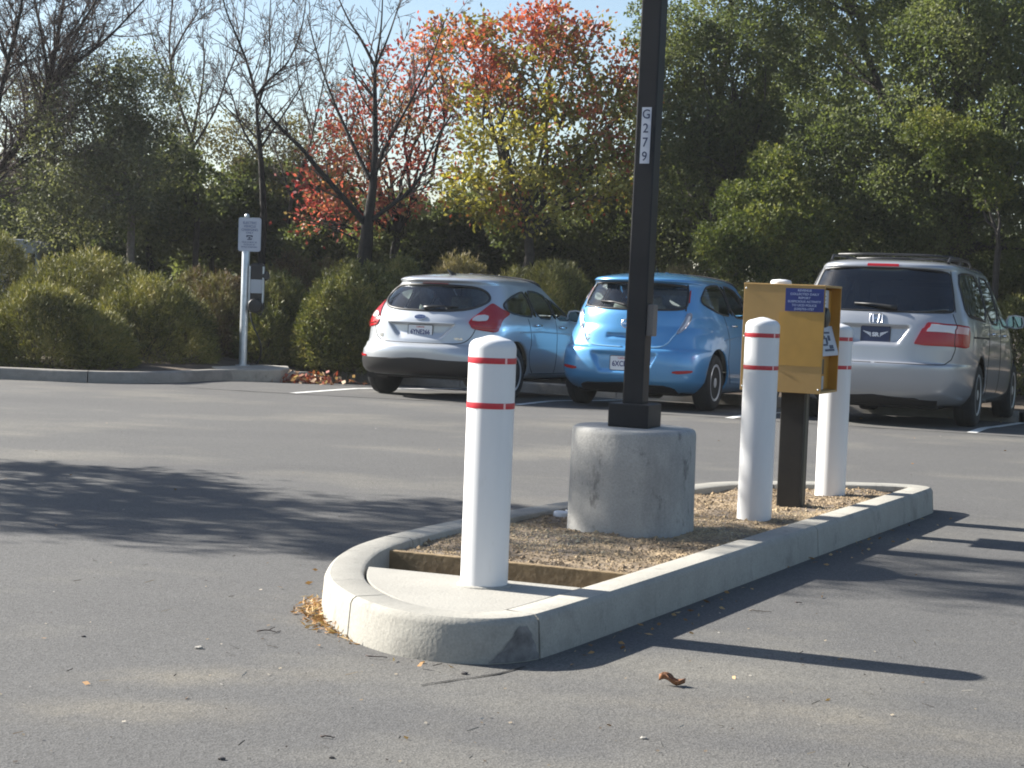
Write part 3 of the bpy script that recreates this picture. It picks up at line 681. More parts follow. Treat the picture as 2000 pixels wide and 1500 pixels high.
for (pp, r_, lab) in PB:
    g_ = gpt(*pp); bmp = bmesh.new(); bmesh.ops.create_icosphere(bmp, subdivisions=2, radius=r_)
    for v_ in bmp.verts: v_.co = Vector((v_.co.x * 1.4, v_.co.y, v_.co.z * .6)) * (1 + rl.normal(0, .12))
    me = bpy.data.meshes.new('pebble'); bmp.to_mesh(me); bmp.free()
    o = link('pebble', me, pr('pebble_' + lab.split()[1], (.30, .28, .25) if ('pale' in lab or 'white' in lab) else (.05, .045, .045), .8)); o.location = g_ + Vector((0, 0, r_ * .4)); props(o, lab, 'pebble')
# specks of straw, chips and grit
n_ = 430; pxs = rl.uniform(-50, 2050, n_); pys = 800 + 760 * rl.random(n_) ** .8
P_ = np.array([tuple(gpt(a, b)) for a, b in zip(pxs, pys)]); P_ = P_[~in_poly(P_[:, 0], P_[:, 1], offset_poly(ISL, -.04))]; n_ = len(P_)
P_[:, 2] = gz(P_[:, 0], P_[:, 1]) + .004; a = rl.uniform(0, np.pi, n_); straw = rl.random(n_) < .22
Lq = np.where(straw, rl.uniform(.006, .022, n_), rl.uniform(.0015, .006, n_)); Wq = np.where(straw, .0012, Lq * .7)
dx = np.stack([np.cos(a), np.sin(a), rl.uniform(0, .25, n_)], 1) * Lq[:, None]; dy = np.stack([-np.sin(a), np.cos(a), 0 * a], 1) * Wq[:, None]
q = np.stack([P_ - dx - dy, P_ + dx - dy, P_ + dx + dy + [0, 0, .002], P_ - dx + dy + [0, 0, .002]], 1).reshape(-1, 3)
litter_m = leaf_material('ground_litter', [(0, (.05, .04, .035)), (.4, (.16, .12, .08)), (.75, (.30, .25, .18)), (1, (.46, .43, .38))], trans=0, rough=.9)
props(np_mesh('debris', q, 4, rl.random(n_), litter_m), kind='stuff')
# dry leaves blown against the curved kerb
s0, s1 = arc_of(-.70, 6.72), arc_of(-.44, 5.95); n_ = 360
ss = s0 + (s1 - s0) * rl.beta(1.3, 2.3, n_); pile = []
for s_ in ss:
    h_ = 0; k_ = 1 - (s_ - s0) / (s1 - s0); p = isl_face(s_, 0.0, abs(rl.normal(0, .014 + .028 * k_)) + .003); pile.append((p[0], p[1], .004 + rl.uniform(0, .028 * k_ + .004)))
pile = np.array(pile); axd = rl.normal(size=(n_, 3)) * [1, 1, .35]
q = leaf_quads(rl, pile, .042, .0065, unit(axd), .3)
lm2 = leaf_material('dry_leaf', [(0, (.16, .075, .03)), (.5, (.40, .22, .085)), (1, (.56, .42, .24))], trans=.15, rough=.7)
props(np_mesh('leaf_litter', q, 4, rl.random(n_), lm2), kind='stuff')
n_ = 130; ss = rl.uniform(0, dI[-1], n_); sc2 = []
for s_ in ss:
    p = isl_face(s_, 0.0, .004 + abs(rl.normal(0, .10))); sc2.append((p[0], p[1], .006))
kk_ = 70; ii = rl.integers(0, len(be), kk_); sel = be[ii]; sel = sel[(sel[:, 0] > -7) & (sel[:, 0] < 8)]
for x, y in sel: o_ = abs(rl.normal(0, .25)); sc2.append((x + rl.normal(0, .1), y - .03 - o_, float(gz(x, y - o_)) + .01))
for _ in range(28):
    g_ = gpt(rl.uniform(0, 2000), rl.uniform(800, 1500)); sc2.append((g_.x, g_.y, float(gz(g_.x, g_.y)) + .006))
sc2 = np.array(sc2); sc2 = sc2[~in_poly(sc2[:, 0], sc2[:, 1], offset_poly(ISL, -.016))]
q = leaf_quads(rl, sc2, .030, .013, unit(rl.normal(size=(len(sc2), 3)) * [1, 1, .25]), .2)
props(np_mesh('scattered_leaves', q, 4, rl.random(len(sc2)), lm2), kind='stuff')
# red autumn leaves by the charging post
n_ = 300; X_ = rl.normal(-2.75, .27, n_); Y_ = rl.normal(23.05, .28, n_); Y_ = np.maximum(Y_, 22.55 - .2 * (X_ + 2.7))
P_ = np.stack([X_, Y_, gz(X_, Y_) + .01 + np.abs(rl.normal(0, .05, n_))], 1)
q = leaf_quads(rl, P_, .085, .06, unit(rl.normal(size=(n_, 3)) * [1, 1, .6]), .4)
lm3 = leaf_material('fallen_red_leaf', [(0, (.20, .03, .02)), (.35, (.28, .075, .045)), (.65, (.33, .16, .09)), (1, (.52, .38, .24))], trans=.2, rough=.6)
props(np_mesh('fallen_leaves', q, 4, rl.random(n_), lm3), kind='stuff')
# ------------------------------------------------------------------ cars
def pchip(x, y, xi):
    x = np.asarray(x, float); y = np.asarray(y, float); h = np.diff(x); d = np.diff(y) / h; m = np.zeros_like(y)
    m[0], m[-1] = d[0], d[-1]
    for i in range(1, len(x) - 1):
        if d[i - 1] * d[i] > 0:
            w1 = 2 * h[i] + h[i - 1]; w2 = h[i] + 2 * h[i - 1]; m[i] = (w1 + w2) / (w1 / d[i - 1] + w2 / d[i])
    k = np.clip(np.searchsorted(x, xi) - 1, 0, len(x) - 2); t = (xi - x[k]) / h[k]
    return ((1 + 2 * t) * (1 - t) ** 2 * y[k] + t * (1 - t) ** 2 * h[k] * m[k] + t * t * (3 - 2 * t) * y[k + 1] + t * t * (t - 1) * h[k] * m[k + 1])
def inpoly(P, x, y):
    c = np.zeros(len(x), bool); j = len(P) - 1
    for i in range(len(P)):
        xi, yi = P[i]; xj, yj = P[j]
        c ^= ((yi > y) != (yj > y)) & (x < (xj - xi) * (y - yi) / (yj - yi + 1e-12) + xi); j = i
    return c

class Car:
    """body as stacked plan outlines; x right, y forward from the rear axle, z up from the ground"""
    def __init__(s, rows, yc, disp=None):
        s.T = np.array(rows, float); s.yc = yc; s.disp = disp; s.cache = {}
    def par(s, z): return [float(pchip(s.T[:, 0], s.T[:, k], np.array([z]))[0]) for k in range(1, 6)]
    def ring(s, z):
        key = round(z, 4)
        if key in s.cache: return s.cache[key]
        w, yr, yf, nr, nf = s.par(z)
        th = np.linspace(0, np.pi / 2, 240)
        def half(L, n):
            r = 1 / (np.abs(np.sin(th)) ** n + np.abs(np.cos(th)) ** n) ** (1 / n)
            return w * r * np.sin(th), L * r * np.cos(th)
        xr = w * np.sin(th) ** (2 / (.60 * nr)); lr = (s.yc - yr) * np.maximum(np.cos(th), 0) ** (2 / (1.7 * nr)); lr[-1] = 0; xr[-1] = w
        xf, lf = half(yf - s.yc, nf)
        yr_ = s.yc - lr
        if s.disp is not None: yr_ = yr_ + s.disp(xr, np.full_like(xr, z)) * (lr > .75 * (s.yc - yr))
        x = np.concatenate([xr, xf[::-1][1:]]); y = np.concatenate([yr_, (s.yc + lf)[::-1][1:]])
        sl = np.concatenate([[0], np.cumsum(np.hypot(np.diff(x), np.diff(y)))])
        out = (x, y, sl, 239); s.cache[key] = out; return out
    def at(s, mode, v, z):
        """mode 'rear': v=x, 'side': v=y (right side), 's': arc length from the rear centre, 'front': v=x; v may be negative for the left"""
        x, y, sl, k = s.ring(z); sg = 1.0
        if mode == 'rear':
            sg = -1 if v < 0 else 1; a = abs(v); xx = np.maximum.accumulate(x[:k + 1]); return Vector((v, float(np.interp(a, xx, y[:k + 1])), z))
        if mode == 'front':
            xx = np.maximum.accumulate(x[k:][::-1]); return Vector((v, float(np.interp(abs(v), xx, y[k:][::-1])), z))
        if mode == 's':
            sg = -1 if v < 0 else 1; return Vector((sg * float(np.interp(abs(v), sl, x)), float(np.interp(abs(v), sl, y)), z))
        if mode in ('side', 'lside'):
            yy = np.maximum.accumulate(y); return Vector(((1 if mode == 'side' else -1) * float(np.interp(v, yy + np.arange(len(yy)) * 1e-9, x)), v, z))
    def normal(s, mode, v, z):
        e = .012; a = s.at(mode, v - e, z); b = s.at(mode, v + e, z); c = s.at(mode, v, z - e); d = s.at(mode, v, z + e)
        n = (b - a).cross(d - c)
        if n.length < 1e-9: n = Vector((0, -1, 0))
        n.normalize(); p = s.at(mode, v, z)
        out = Vector((p.x, (p.y - s.yc) * .5, (p.z - .7) * .3))
        return n if n.dot(out) > 0 else -n
    def off(s, mode, v, z, o): return s.at(mode, v, z) + s.normal(mode, v, z) * o
    def body(s, name, mats, parent, holes, zs, thick=.012):
        """holes: (kind, polygon)"""
        x, y, sl, k = s.ring(.6)
        rear = np.arange(0, 1.35, .02); rest = np.arange(1.35, sl[-1] - .02, .05); ss = np.concatenate([rear, rest, [sl[-1]]]) / sl[-1]
        nu = len(ss); Mv = 2 * nu - 2; V = []
        for z in zs:
            x, y, sl, k = s.ring(z); q = ss * sl[-1]; px_ = np.interp(q, sl, x); py_ = np.interp(q, sl, y)
            X = np.concatenate([px_, -px_[1:-1][::-1]]); Y = np.concatenate([py_, py_[1:-1][::-1]]); V.append(np.stack([X, Y, np.full(Mv, z)], 1))
        nz = len(zs); V = np.array(V).reshape(-1, 3)
        i = np.arange(nz - 1)[:, None] * Mv; j = np.arange(Mv)[None]; jn = (j + 1) % Mv
        Fq = np.stack([i + j, i + jn, i + Mv + jn, i + Mv + j], -1).reshape(-1, 4)
        cen = V[Fq].mean(1); dead = np.zeros(len(Fq), bool); tags = []
        def test(kind, P, C):
            if kind == 'rear': return (C[:, 1] < s.yc - .6) & inpoly(P, C[:, 0], C[:, 2])
            if kind == 'front': return (C[:, 1] > s.yc - .6) & inpoly(P, C[:, 0], C[:, 2])
            return (np.abs(C[:, 0]) > .3) & inpoly(P, C[:, 1], C[:, 2])
        for kind, P in holes:
            P = np.asarray(P); d = test(kind, P, cen); dead |= d; tags.append(d)
        live = ~dead; used_live = np.zeros(len(V), bool); used_live[Fq[live].ravel()] = True
        for (kind, P), d in zip(holes, tags):
            P = np.asarray(P); Pd = resample(P, .012, closed=True)
            ids = np.unique(Fq[d].ravel()); ids = ids[used_live[ids]]
            for q in ids:
                a = V[q, 1] if kind == 'side' else V[q, 0]
                kk = np.argmin((Pd[:, 0] - a) ** 2 + (Pd[:, 1] - V[q, 2]) ** 2); na, nz_ = Pd[kk]
                nz_ = min(max(nz_, zs[0]), zs[-1])
                if kind == 'side': p = s.at('side', na, nz_); V[q] = (math.copysign(p.x, V[q, 0]), p.y, p.z)
                else: V[q] = s.at(kind, na, nz_)
        me = bpy.data.meshes.new(name); me.from_pydata(V.tolist(), [], Fq[live].tolist())
        bm = bmesh.new(); bm.from_mesh(me); bmesh.ops.delete(bm, geom=[v for v in bm.verts if not v.link_faces], context='VERTS')
        bmesh.ops.remove_doubles(bm, verts=bm.verts, dist=1e-5); bmesh.ops.recalc_face_normals(bm, faces=bm.faces); bm.to_mesh(me); bm.free()
        me.polygons.foreach_set('use_smooth', [True] * len(me.polygons))
        o = link(name, me, mats, parent)
        if thick:
            md = o.modifiers.new('shell', 'SOLIDIFY'); md.thickness = thick; md.offset = -1; md.material_offset = 1; md.material_offset_rim = 0
        return o
    def patch(s, name, mat, parent, mode, poly, off=.004, nr=18, nc=14, depth=.014, bulge=0.0, dome=True):
        P = np.asarray(poly, float); z0, z1 = P[:, 1].min(), P[:, 1].max(); mb = MB(); V = []; e = (z1 - z0) * .004
        for i in range(nr + 1):
            z = z0 + e + (z1 - z0 - 2 * e) * i / nr; xsn = []
            for a, b in zip(P, np.roll(P, -1, 0)):
                if (a[1] > z) != (b[1] > z): xsn.append(a[0] + (b[0] - a[0]) * (z - a[1]) / (b[1] - a[1]))
            lo, hi = (min(xsn), max(xsn)) if xsn else (V[-1][0], V[-1][0])
            for j in range(nc + 1):
                u = j / nc; v = lo + (hi - lo) * u
                o = off + bulge * (4 * u * (1 - u)) * (4 * (i / nr) * (1 - i / nr))
                V.append(s.off(mode, v, z, o))
        W = nc + 1; fs = [(i * W + j, i * W + j + 1, (i + 1) * W + j + 1, (i + 1) * W + j) for i in range(nr) for j in range(nc)]
        mb.add(V, fs)
        rim = [j for j in range(nc)] + [i * W + nc for i in range(nr)] + [nr * W + nc - j for j in range(nc)] + [(nr - i) * W for i in range(nr)]
        if depth:
            b = len(mb.v); cen = sum((Vector(v) for v in V), Vector()) / len(V)
            for r in rim:
                i, j = divmod(r, W); z = V[r].z; mb.v.append(tuple(Vector(V[r]) - s._n(mode, V[r]) * depth))
            n = len(rim)
            for q in range(n): mb.f.append((rim[q], rim[(q + 1) % n], b + (q + 1) % n, b + q)); mb.m.append(0)
        o = mb.build(name, mat, parent, smooth=True, autosmooth=45); return o
    def _n(s, mode, p):
        if mode in ('rear', 'front'): return s.normal(mode, p.x, p.z)
        if mode == 'side': return s.normal('side', p.y, p.z)
        if mode == 'lside': return s.normal('lside', p.y, p.z)
        x, y, sl, k = s.ring(p.z); i = int(np.argmin((x - abs(p.x)) ** 2 + (y - p.y) ** 2)); return s.normal('s', math.copysign(max(sl[i], .013), p.x), p.z)
    def line(s, name, mat, parent, mode, pts, rad=.005, off=.0, closed=False, step=.03, sides=6):
        P = resample(np.asarray(pts, float), step, closed); mb = MB()
        mb.tube([s.off(mode, a, z, off) for a, z in P], rad, sides, closed=closed); return mb.build(name, mat, parent, smooth=True)

def wheel(parent, x, y, r, w, spokes, side, style, rim_mat):
    """x of the outer face"""
    wh = empty('wheel', (x - side * w / 2, y, r)); wh.parent = parent
    mb = MB(); h = w / 2; rr = r * .64
    prof = [(rr, -h + .01), (rr + .015, -h), (r - .035, -h), (r - .010, -h + .018), (r, -h + .045), (r, -.012), (r - .006, -.010), (r - .006, .010), (r, .012), (r, h - .045), (r - .010, h - .018), (r - .035, h), (rr + .015, h), (rr, h - .01)]
    mb.lathe(prof, 48, (1, 0, 0)); mb.build('tyre', MT['rubber'], wh, smooth=True, autosmooth=40)
    mb = MB(); s = side
    pr_ = [(rr + .004, -h * .8), (rr + .004, h * .95), (rr - .004, h * 1.0), (rr - .022, h * .92), (rr - .028, h * .3), (rr - .03, -h * .6)]
    if s < 0: pr_ = [(a, -b) for a, b in pr_]
    mb.lathe(pr_, 44, (1, 0, 0))
    mb.lathe([(.058, s * h * .4), (.055, s * h * .92), (.03, s * h * .98), (.0005, s * h * .98)], 24, (1, 0, 0))
    for i in range(spokes):
        g = 2 * math.pi * i / spokes + .3; dv = Vector((0, math.cos(g), math.sin(g))); tv = Vector((0, -math.sin(g), math.cos(g))); ax = Vector((1, 0, 0))
        def ringq(rad, wd, dep, top): return [ax * (s * top) + dv * rad - tv * wd, ax * (s * top) + dv * rad + tv * wd, ax * (s * (top - dep)) + dv * rad + tv * wd * 1.1, ax * (s * (top - dep)) + dv * rad - tv * wd * 1.1]
        k = 2.0 if style == 'alloy' else 1.6
        a = ringq(.045, .022 * k, .03, h * .90); b = ringq(rr * .6, .019 * k, .03, h * .84); c = ringq(rr - .012, .028 * k, .03, h * .86)
        vs = a + b + c; fs = [(q * 4 + e, q * 4 + (e + 1) % 4, (q + 1) * 4 + (e + 1) % 4, (q + 1) * 4 + e) for q in range(2) for e in range(4)] + [(0, 1, 2, 3), (8, 9, 10, 11)]
        mb.add(vs, fs)
    mb.build('rim', rim_mat, wh, smooth=True, autosmooth=35)
    mb = MB(); mb.lathe([(.0005, s * -.01), (rr - .02, s * -.01), (rr - .02, s * -.03), (.0005, s * -.03)], 30, (1, 0, 0)); mb.build('brake_disc', MT['dark'], wh)
    return wh
def arch_poly(y, z, r, n=40, zmin=.1): return [(y + r * math.cos(2 * math.pi * k / n), z + r * math.sin(2 * math.pi * k / n)) for k in range(n)]
def seats(root, car, ys, z, w, mat, width=1.3):
    for y in ys[:-1]:
        for x in (-.36, .36):
            seat = empty('front_seat', (x, y, 0)); seat.parent = root
            def rb(nm, c, sz, tilt):
                mb = MB(); ex = Vector((1, 0, 0)); ez = Vector((0, -math.sin(tilt), math.cos(tilt))); ey = Vector((0, math.cos(tilt), math.sin(tilt)))
                mb.box(c, sz, (ex, ey, ez)); mb.build(nm, mat, seat, smooth=True, bevel=min(sz) * .35, autosmooth=60)
            rb('backrest', (0, 0, z + .40), (.50, .13, .62), .22); rb('headrest', (0, -.12, z + .80), (.27, .11, .19), .15); rb('cushion', (0, .28, z + .08), (.50, .52, .16), 0)
    y = ys[-1]; seat = empty('rear_seat', (0, y, 0)); seat.parent = root
    mb = MB(); tilt = .25; mb.box((0, 0, z + .36), (width, .13, .56), (Vector((1, 0, 0)), Vector((0, math.cos(tilt), math.sin(tilt))), Vector((0, -math.sin(tilt), math.cos(tilt))))); mb.box((0, .28, z + .08), (width, .5, .16))
    mb.build('backrest', mat, seat, smooth=True, bevel=.04, autosmooth=60)
    for x in (-.40, 0, .40):
        mb = MB(); mb.box((x, -.10, z + .70), (.24, .10, .14)); mb.build('headrest', mat, seat, smooth=True, bevel=.035, autosmooth=60)
def plate(car, root, z, mat, chars, ink, off, tiltref=True, w=.305, h=.152, x=0):
    p = car.at('rear', 0.02, z); nrm = car.normal('rear', 0.02, z); nrm.x = 0; nrm = (nrm * .4 + Vector((0, -1, 0))).normalized()
    ex = Vector((1, 0, 0)); ey = ex.cross(-nrm) * -1
    ey = nrm.cross(ex)
    if ey.z < 0: ey = -ey
    c = Vector((x, p.y, z)) + nrm * off
    mb = MB(); mb.prism(rrect(w, h, .014), 0, .004, (c, ex, ey, nrm)); pl = mb.build('licence_plate', mat, root)
    mb = MB(); fr = [c + nrm * .003 + ex * a + ey * b for a, b in rrect(w + .006, h + .006, .016)]; mb.tube(fr, .004, 5, closed=True); mb.build('plate_frame', MT['black'], pl, smooth=True)
    return pl, c + nrm * .006, ex, ey
def wiper(car, root, x0, x1, z0, z1, mat=None):
    mb = MB(); a = car.off('rear', x0, z0, .03); b = car.off('rear', (x0 + x1) / 2, (z0 * .35 + z1 * .65), .04); c = car.off('rear', x1, z1, .022)
    mb.tube([a, a * .7 + b * .3, b, c], [.024, .018, .011, .006], 8); d0 = car.off('rear', (x0 * .35 + x1 * .65), z0 * .3 + z1 * .7 - .004, .012); mb.tube([d0, car.off('rear', x1, z1, .012)], .007, 6)
    return mb.build('rear_wiper', MT['black'], root, smooth=True)
def place_car(root, pos, dz, pitch=0.0, zs=1.0):
    root.location = (pos[0], pos[1], float(gz(pos[0], pos[1])) + dz); root.rotation_mode = 'XYZ'
    root.rotation_euler = (pitch, 0, -ROWA); root.scale = (1, 1, zs)
def under(root, w, y0, y1, z0, z1):
    mb = MB(); mb.box((0, (y0 + y1) / 2, (z0 + z1) / 2), (w, y1 - y0, z1 - z0)); return mb.build('underbody', MT['dark'], root, bevel=.04)
def wells(root, w, ys, r, zc):
    for y in ys:
        for s in (-1, 1):
            mb = MB(); n = 18; vs = []
            for k in range(n + 1):
                g = math.pi * (-.12 + 1.24 * k / n)
                for xx in (w - .05, w - .32): vs.append((s * xx, y + (r + .012) * math.cos(g), zc + (r + .012) * math.sin(g)))
            fs = [(2 * k, 2 * k + 1, 2 * k + 3, 2 * k + 2) for k in range(n)]; fs.append(tuple(2 * k + 1 for k in range(n + 1)))
            mb.add(vs, fs); mb.build('wheel_well', MT['dark'], root, smooth=True, autosmooth=40)
def mirror_part(car, root, y, z, mat, side):
    p = car.at('side', y, z); mb = MB(); x = p.x + .10
    prof = [(-.11, -.05), (-.115, .02), (-.09, .075), (0, .09), (.09, .07), (.11, .0), (.09, -.06), (0, -.075)]
    vs = []
    for t_, k in ((-.035, 1.0), (.03, .92), (.075, .6)): vs += [(side * (x + a * k), y + t_, z + .04 + b * k) for a, b in prof]
    n = 8; fs = [tuple(range(n)), tuple(2 * n + i for i in range(n))[::-1]] + [(r * n + i, r * n + (i + 1) % n, (r + 1) * n + (i + 1) % n, (r + 1) * n + i) for r in range(2) for i in range(n)]
    mb.add(vs, fs); mb.box((side * (p.x + .0), y + .02, z), (.08, .05, .05)); m_ = mb.build('door_mirror', mat, root, smooth=True, autosmooth=40)
    mb = MB(); mb.add([(side * (x + a * .82), y - .0375, z + .04 + b * .82) for a, b in prof], [tuple(range(n))]); mb.build('mirror_glass', pr('mirror_glass', (.30, .42, .40), .03, metal=1.0), m_)
def handle_part(car, root, y, z, mode='side'):
    mb = MB(); a = car.off(mode, y - .09, z, .012); b = car.off(mode, y - .06, z, .035); c = car.off(mode, y + .06, z, .035); d = car.off(mode, y + .09, z, .012)
    mb.tube([a, b, c, d], [.012, .014, .014, .012], 8); return mb.build('door_handle', MT['chrome'], root, smooth=True)
def sstep(a, b, x): t = np.clip((x - a) / (b - a), 0, 1); return t * t * (3 - 2 * t)
def mir(P): return [(-a, b) for a, b in P]
def sym(half):
    """half outline from bottom centre to top centre (x>=0) -> closed symmetric polygon"""
    return half + [(-a, b) for a, b in half[::-1] if a > 1e-6]
def smooth_poly(P, it=2): return [tuple(p) for p in chaikin(P, it, closed=True)]
zlev = lambda lo, hi, n: list(np.linspace(lo, hi, n))

def common(car, root, paint, rear_win, side_wins, front_win, arches, glass, glass_side, zs, w_arch, wheel_r, seal=.012):
    holes = [('rear', rear_win)] + [('side', P) for P in side_wins] + [('front', front_win)] + [('side', a) for a in arches]
    b = car.body('body', [paint, MT['dark']], root, holes, zs)
    car.patch('rear_window', glass, root, 'rear', rear_win, .001, 16, 18, depth=0)
    car.line('window_seal', MT['black'], root, 'rear', rear_win, seal, .0, closed=True)
    car.patch('windscreen', MT['glass'], root, 'front', front_win, .001, 10, 14, depth=0)
    for P in side_wins:
        for md in ('side', 'lside'):
            g = car.patch('side_window', glass_side, root, md, P, .001, 12, 14, depth=0)
            car.line('window_seal', MT['black'], g, md, P, .011, 0, closed=True)
    return b

# ---------- silver hatchback
def silver_hatchback():
    rows = [(.25, .83, -.64, 3.30, 6, 5), (.29, .87, -.73, 3.42, 6, 5), (.34, .89, -.785, 3.50, 5.8, 4.5), (.44, .907, -.815, 3.52, 5.4, 4.2), (.53, .912, -.825, 3.52, 5.0, 4),
            (.585, .913, -.822, 3.50, 4.4, 4), (.610, .913, -.80, 3.49, 4.4, 4), (.635, .912, -.765, 3.47, 4.3, 4), (.70, .912, -.757, 3.40, 4.2, 4), (.80, .908, -.752, 3.15, 4.1, 4), (.86, .902, -.75, 2.95, 4.0, 4.5), (.91, .893, -.735, 2.62, 3.9, 5),
            (.965, .876, -.70, 2.25, 3.8, 5), (1.02, .852, -.655, 2.05, 3.7, 5), (1.10, .815, -.585, 1.86, 3.6, 5), (1.20, .765, -.495, 1.62, 3.6, 5), (1.29, .715, -.405, 1.38, 3.6, 5), (1.335, .685, -.37, 1.25, 3.6, 5),
            (1.352, .672, -.40, 1.20, 3.8, 5), (1.368, .655, -.415, 1.15, 4, 5), (1.392, .63, -.375, 1.06, 4, 5), (1.415, .59, -.24, .98, 4, 5), (1.44, .50, -.02, .88, 4, 4), (1.460, .36, .18, .75, 4, 4), (1.472, .19, .34, .66, 3, 3), (1.476, .02, .48, .54, 2.5, 2.5)]
    def disp(x, z):
        # plate recess: wide trapezoid, deepest at its top edge, fading at the bottom
        hw = .43 - .20 * np.clip((.86 - z) / .22, 0, 1)
        k = sstep(0, .02, .862 - z) * sstep(.0, .10, z - .66) * (1 - sstep(hw - .035, hw + .005, np.abs(x)))
        groove = np.exp(-((z - .628) / .010) ** 2) * .0
        return .042 * k + groove
    car = Car(rows, 1.25, disp)
    root = empty('hatchback_car', label='silver hatchback with red tail lamps, leftmost of the three parked cars', cat='car', group='cars parked nose-in along the shrubs')
    rw = smooth_poly(sym([(0, 1.005), (.30, 1.010), (.50, 1.035), (.60, 1.085), (.655, 1.150), (.625, 1.215), (.55, 1.275), (.42, 1.305), (0, 1.312)]), 2)
    sw = [smooth_poly([(-.06, 1.02), (-.12, 1.10), (.08, 1.19), (.34, 1.255), (.58, 1.29), (.58, .985), (.30, .992)], 1), smooth_poly([(.64, .983), (.64, 1.295), (.95, 1.30), (1.22, 1.24), (1.22, .970)], 1), smooth_poly([(1.27, .968), (1.27, 1.22), (1.42, 1.16), (1.66, 1.06), (1.80, .965)], 1)]
    sw = [[(a, min(b, 1.33)) for a, b in P] for P in sw]
    fw = smooth_poly(sym([(0, 1.02), (.55, 1.02), (.66, 1.05), (.58, 1.30), (.5, 1.33), (0, 1.335)]), 1)
    zs = zlev(.25, .60, 22) + zlev(.607, .65, 8) + zlev(.665, .87, 20) + zlev(.885, 1.33, 26) + zlev(1.337, 1.40, 12) + zlev(1.41, 1.476, 12)
    wr = .318
    ar = [arch_poly(0, wr + .01, .365), arch_poly(2.648, wr + .01, .365)]
    common(car, root, MT['silver'], rw, sw, fw, ar, MT['glass'], MT['glass'], zs, .9, wr, seal=.016)
    # black lower bumper, reflectors
    lp = [(-1.02, .265), (1.02, .265), (1.06, .34), (1.04, .440), (.9, .455), (0, .462), (-.9, .455), (-1.04, .440), (-1.06, .34)]
    car.patch('lower_bumper', MT['black'], root, 's', lp, .006, 12, 60)
    for s in (-1, 1):
        car.patch('reflector', MT['lens_red'], root, 's', [(s * a, b) for a, b in [(.70, .452), (.94, .452), (.95, .478), (.72, .474)]], .012, 4, 10)
        lamp = smooth_poly([(a, b + .035) for a, b in [(.575, .865), (.60, .82), (.66, .775), (.80, .762), (.965, .748), (.995, .80), (1.02, .90), (1.12, .955), (1.135, .972), (1.10, .988), (.96, 1.02), (.86, 1.06), (.79, 1.085), (.755, 1.065), (.66, .955)]], 1)
        L_ = car.patch('tail_lamp', MT['lens_red'], root, 's', [(s * a, b) for a, b in lamp], .014, 26, 18, depth=.03, bulge=.012)
        car.patch('reversing_lens', MT['lens_clear'], L_, 's', [(s * a, b) for a, b in smooth_poly([(.60, .907), (.66, .897), (.79, .903), (.80, .95), (.765, .97), (.655, .965)], 1)], .030, 10, 10, depth=.01)
        car.line('lamp_line', MT['lens_bright'], L_, 's', [(s * .64, .85), (s * .82, .835), (s * .95, .835)], .006, .027)
    # panel gaps
    car.line('tailgate_gap', MT['gap'], root, 'rear', chaikin([(-.66, .90), (-.62, .74), (-.55, .655), (-.42, .632), (.42, .632), (.55, .655), (.62, .74), (.66, .90)], 2), .0055, -.001)
    car.line('recess_shadow_lip', MT['silver'], root, 'rear', [(-.43, .868), (.43, .868)], .009, .004)
    for md in ('side', 'lside'):
        car.line('door_gap', MT['gap'], root, md, chaikin([(.38, .965), (.42, .80), (.44, .66), (.36, .55), (.42, .40), (.55, .32)], 2), .0045, -.001)
        car.line('door_gap', MT['gap'], root, md, chaikin([(1.245, .96), (1.26, .7), (1.24, .32)], 1), .0045, -.001)
        car.line('sill_gap', MT['gap'], root, md, [(.45, .31), (2.28, .31)], .005, -.001)
        handle_part(car, root, .62, .885, md); handle_part(car, root, 1.42, .87, md)
        car.line('crease', MT['silver'], root, md, [(.1, .80), (.7, .815), (1.6, .80), (2.3, .76)], .010, -.004)
    for md in ('side', 'lside'):
        for P in ([(.565, .99), (.655, .985), (.655, 1.292), (.565, 1.284)], [(1.205, .975), (1.285, .972), (1.285, 1.205), (1.205, 1.236)]): car.patch('pillar_trim', MT['black_gloss'], root, md, P, .004, 10, 4, depth=.01)
    for s in (-1, 1): mirror_part(car, root, 1.74, .975, MT['black'] if s < 0 else MT['silver'], s)
    # high brake lamp, aerial, wiper, badges
    car.patch('high_brake_lamp', MT['lens_red'], root, 'rear', [(-.17, 1.315), (.17, 1.315), (.165, 1.335), (-.165, 1.335)], .006, 4, 10)
    mb = MB(); top = car.at('rear', 0, 1.40); mb.tube([Vector((0, .10, 1.447)), Vector((0, .02, 1.475)), Vector((0, -.06, 1.505))], [.03, .017, .006], 8); mb.box((0, .10, 1.450), (.05, .10, .02)); mb.build('aerial', MT['black'], root, smooth=True, autosmooth=40)
    wiper(car, root, .02, -.0 + .40, 1.02, 1.045)
    mb = MB(); bc = car.off('rear', 0.0, .925, .004); bn = car.normal('rear', .01, .925); ov = Matrix.Identity(4)
    exb = Vector((1, 0, 0)); eyb = bn.cross(exb); eyb = eyb if eyb.z > 0 else -eyb
    mb.prism([(.075 * math.cos(2*math.pi*k/28), .034 * math.sin(2*math.pi*k/28)) for k in range(28)], 0, .008, (bc, exb, eyb, bn)); bad = mb.build('badge', MT['chrome'], root, bevel=.002)
    mb = MB(); mb.prism([(.066 * math.cos(2*math.pi*k/28), .026 * math.sin(2*math.pi*k/28)) for k in range(28)], .008, .010, (bc, exb, eyb, bn)); mb.build('badge_field', pr('badge_blue', (.02, .035, .10), .25), bad)
    text('Ford', .038, MT['chrome'], bad, bc + bn * .0112, exb, eyb, sx=1.25)
    nb = Vector((0, -1, .05)).normalized()
    text('SE', .048, MT['chrome'], root, car.off('rear', -.50, .70, .008), (1, 0, 0), (0, 0, 1), depth=.002, bold=.002)
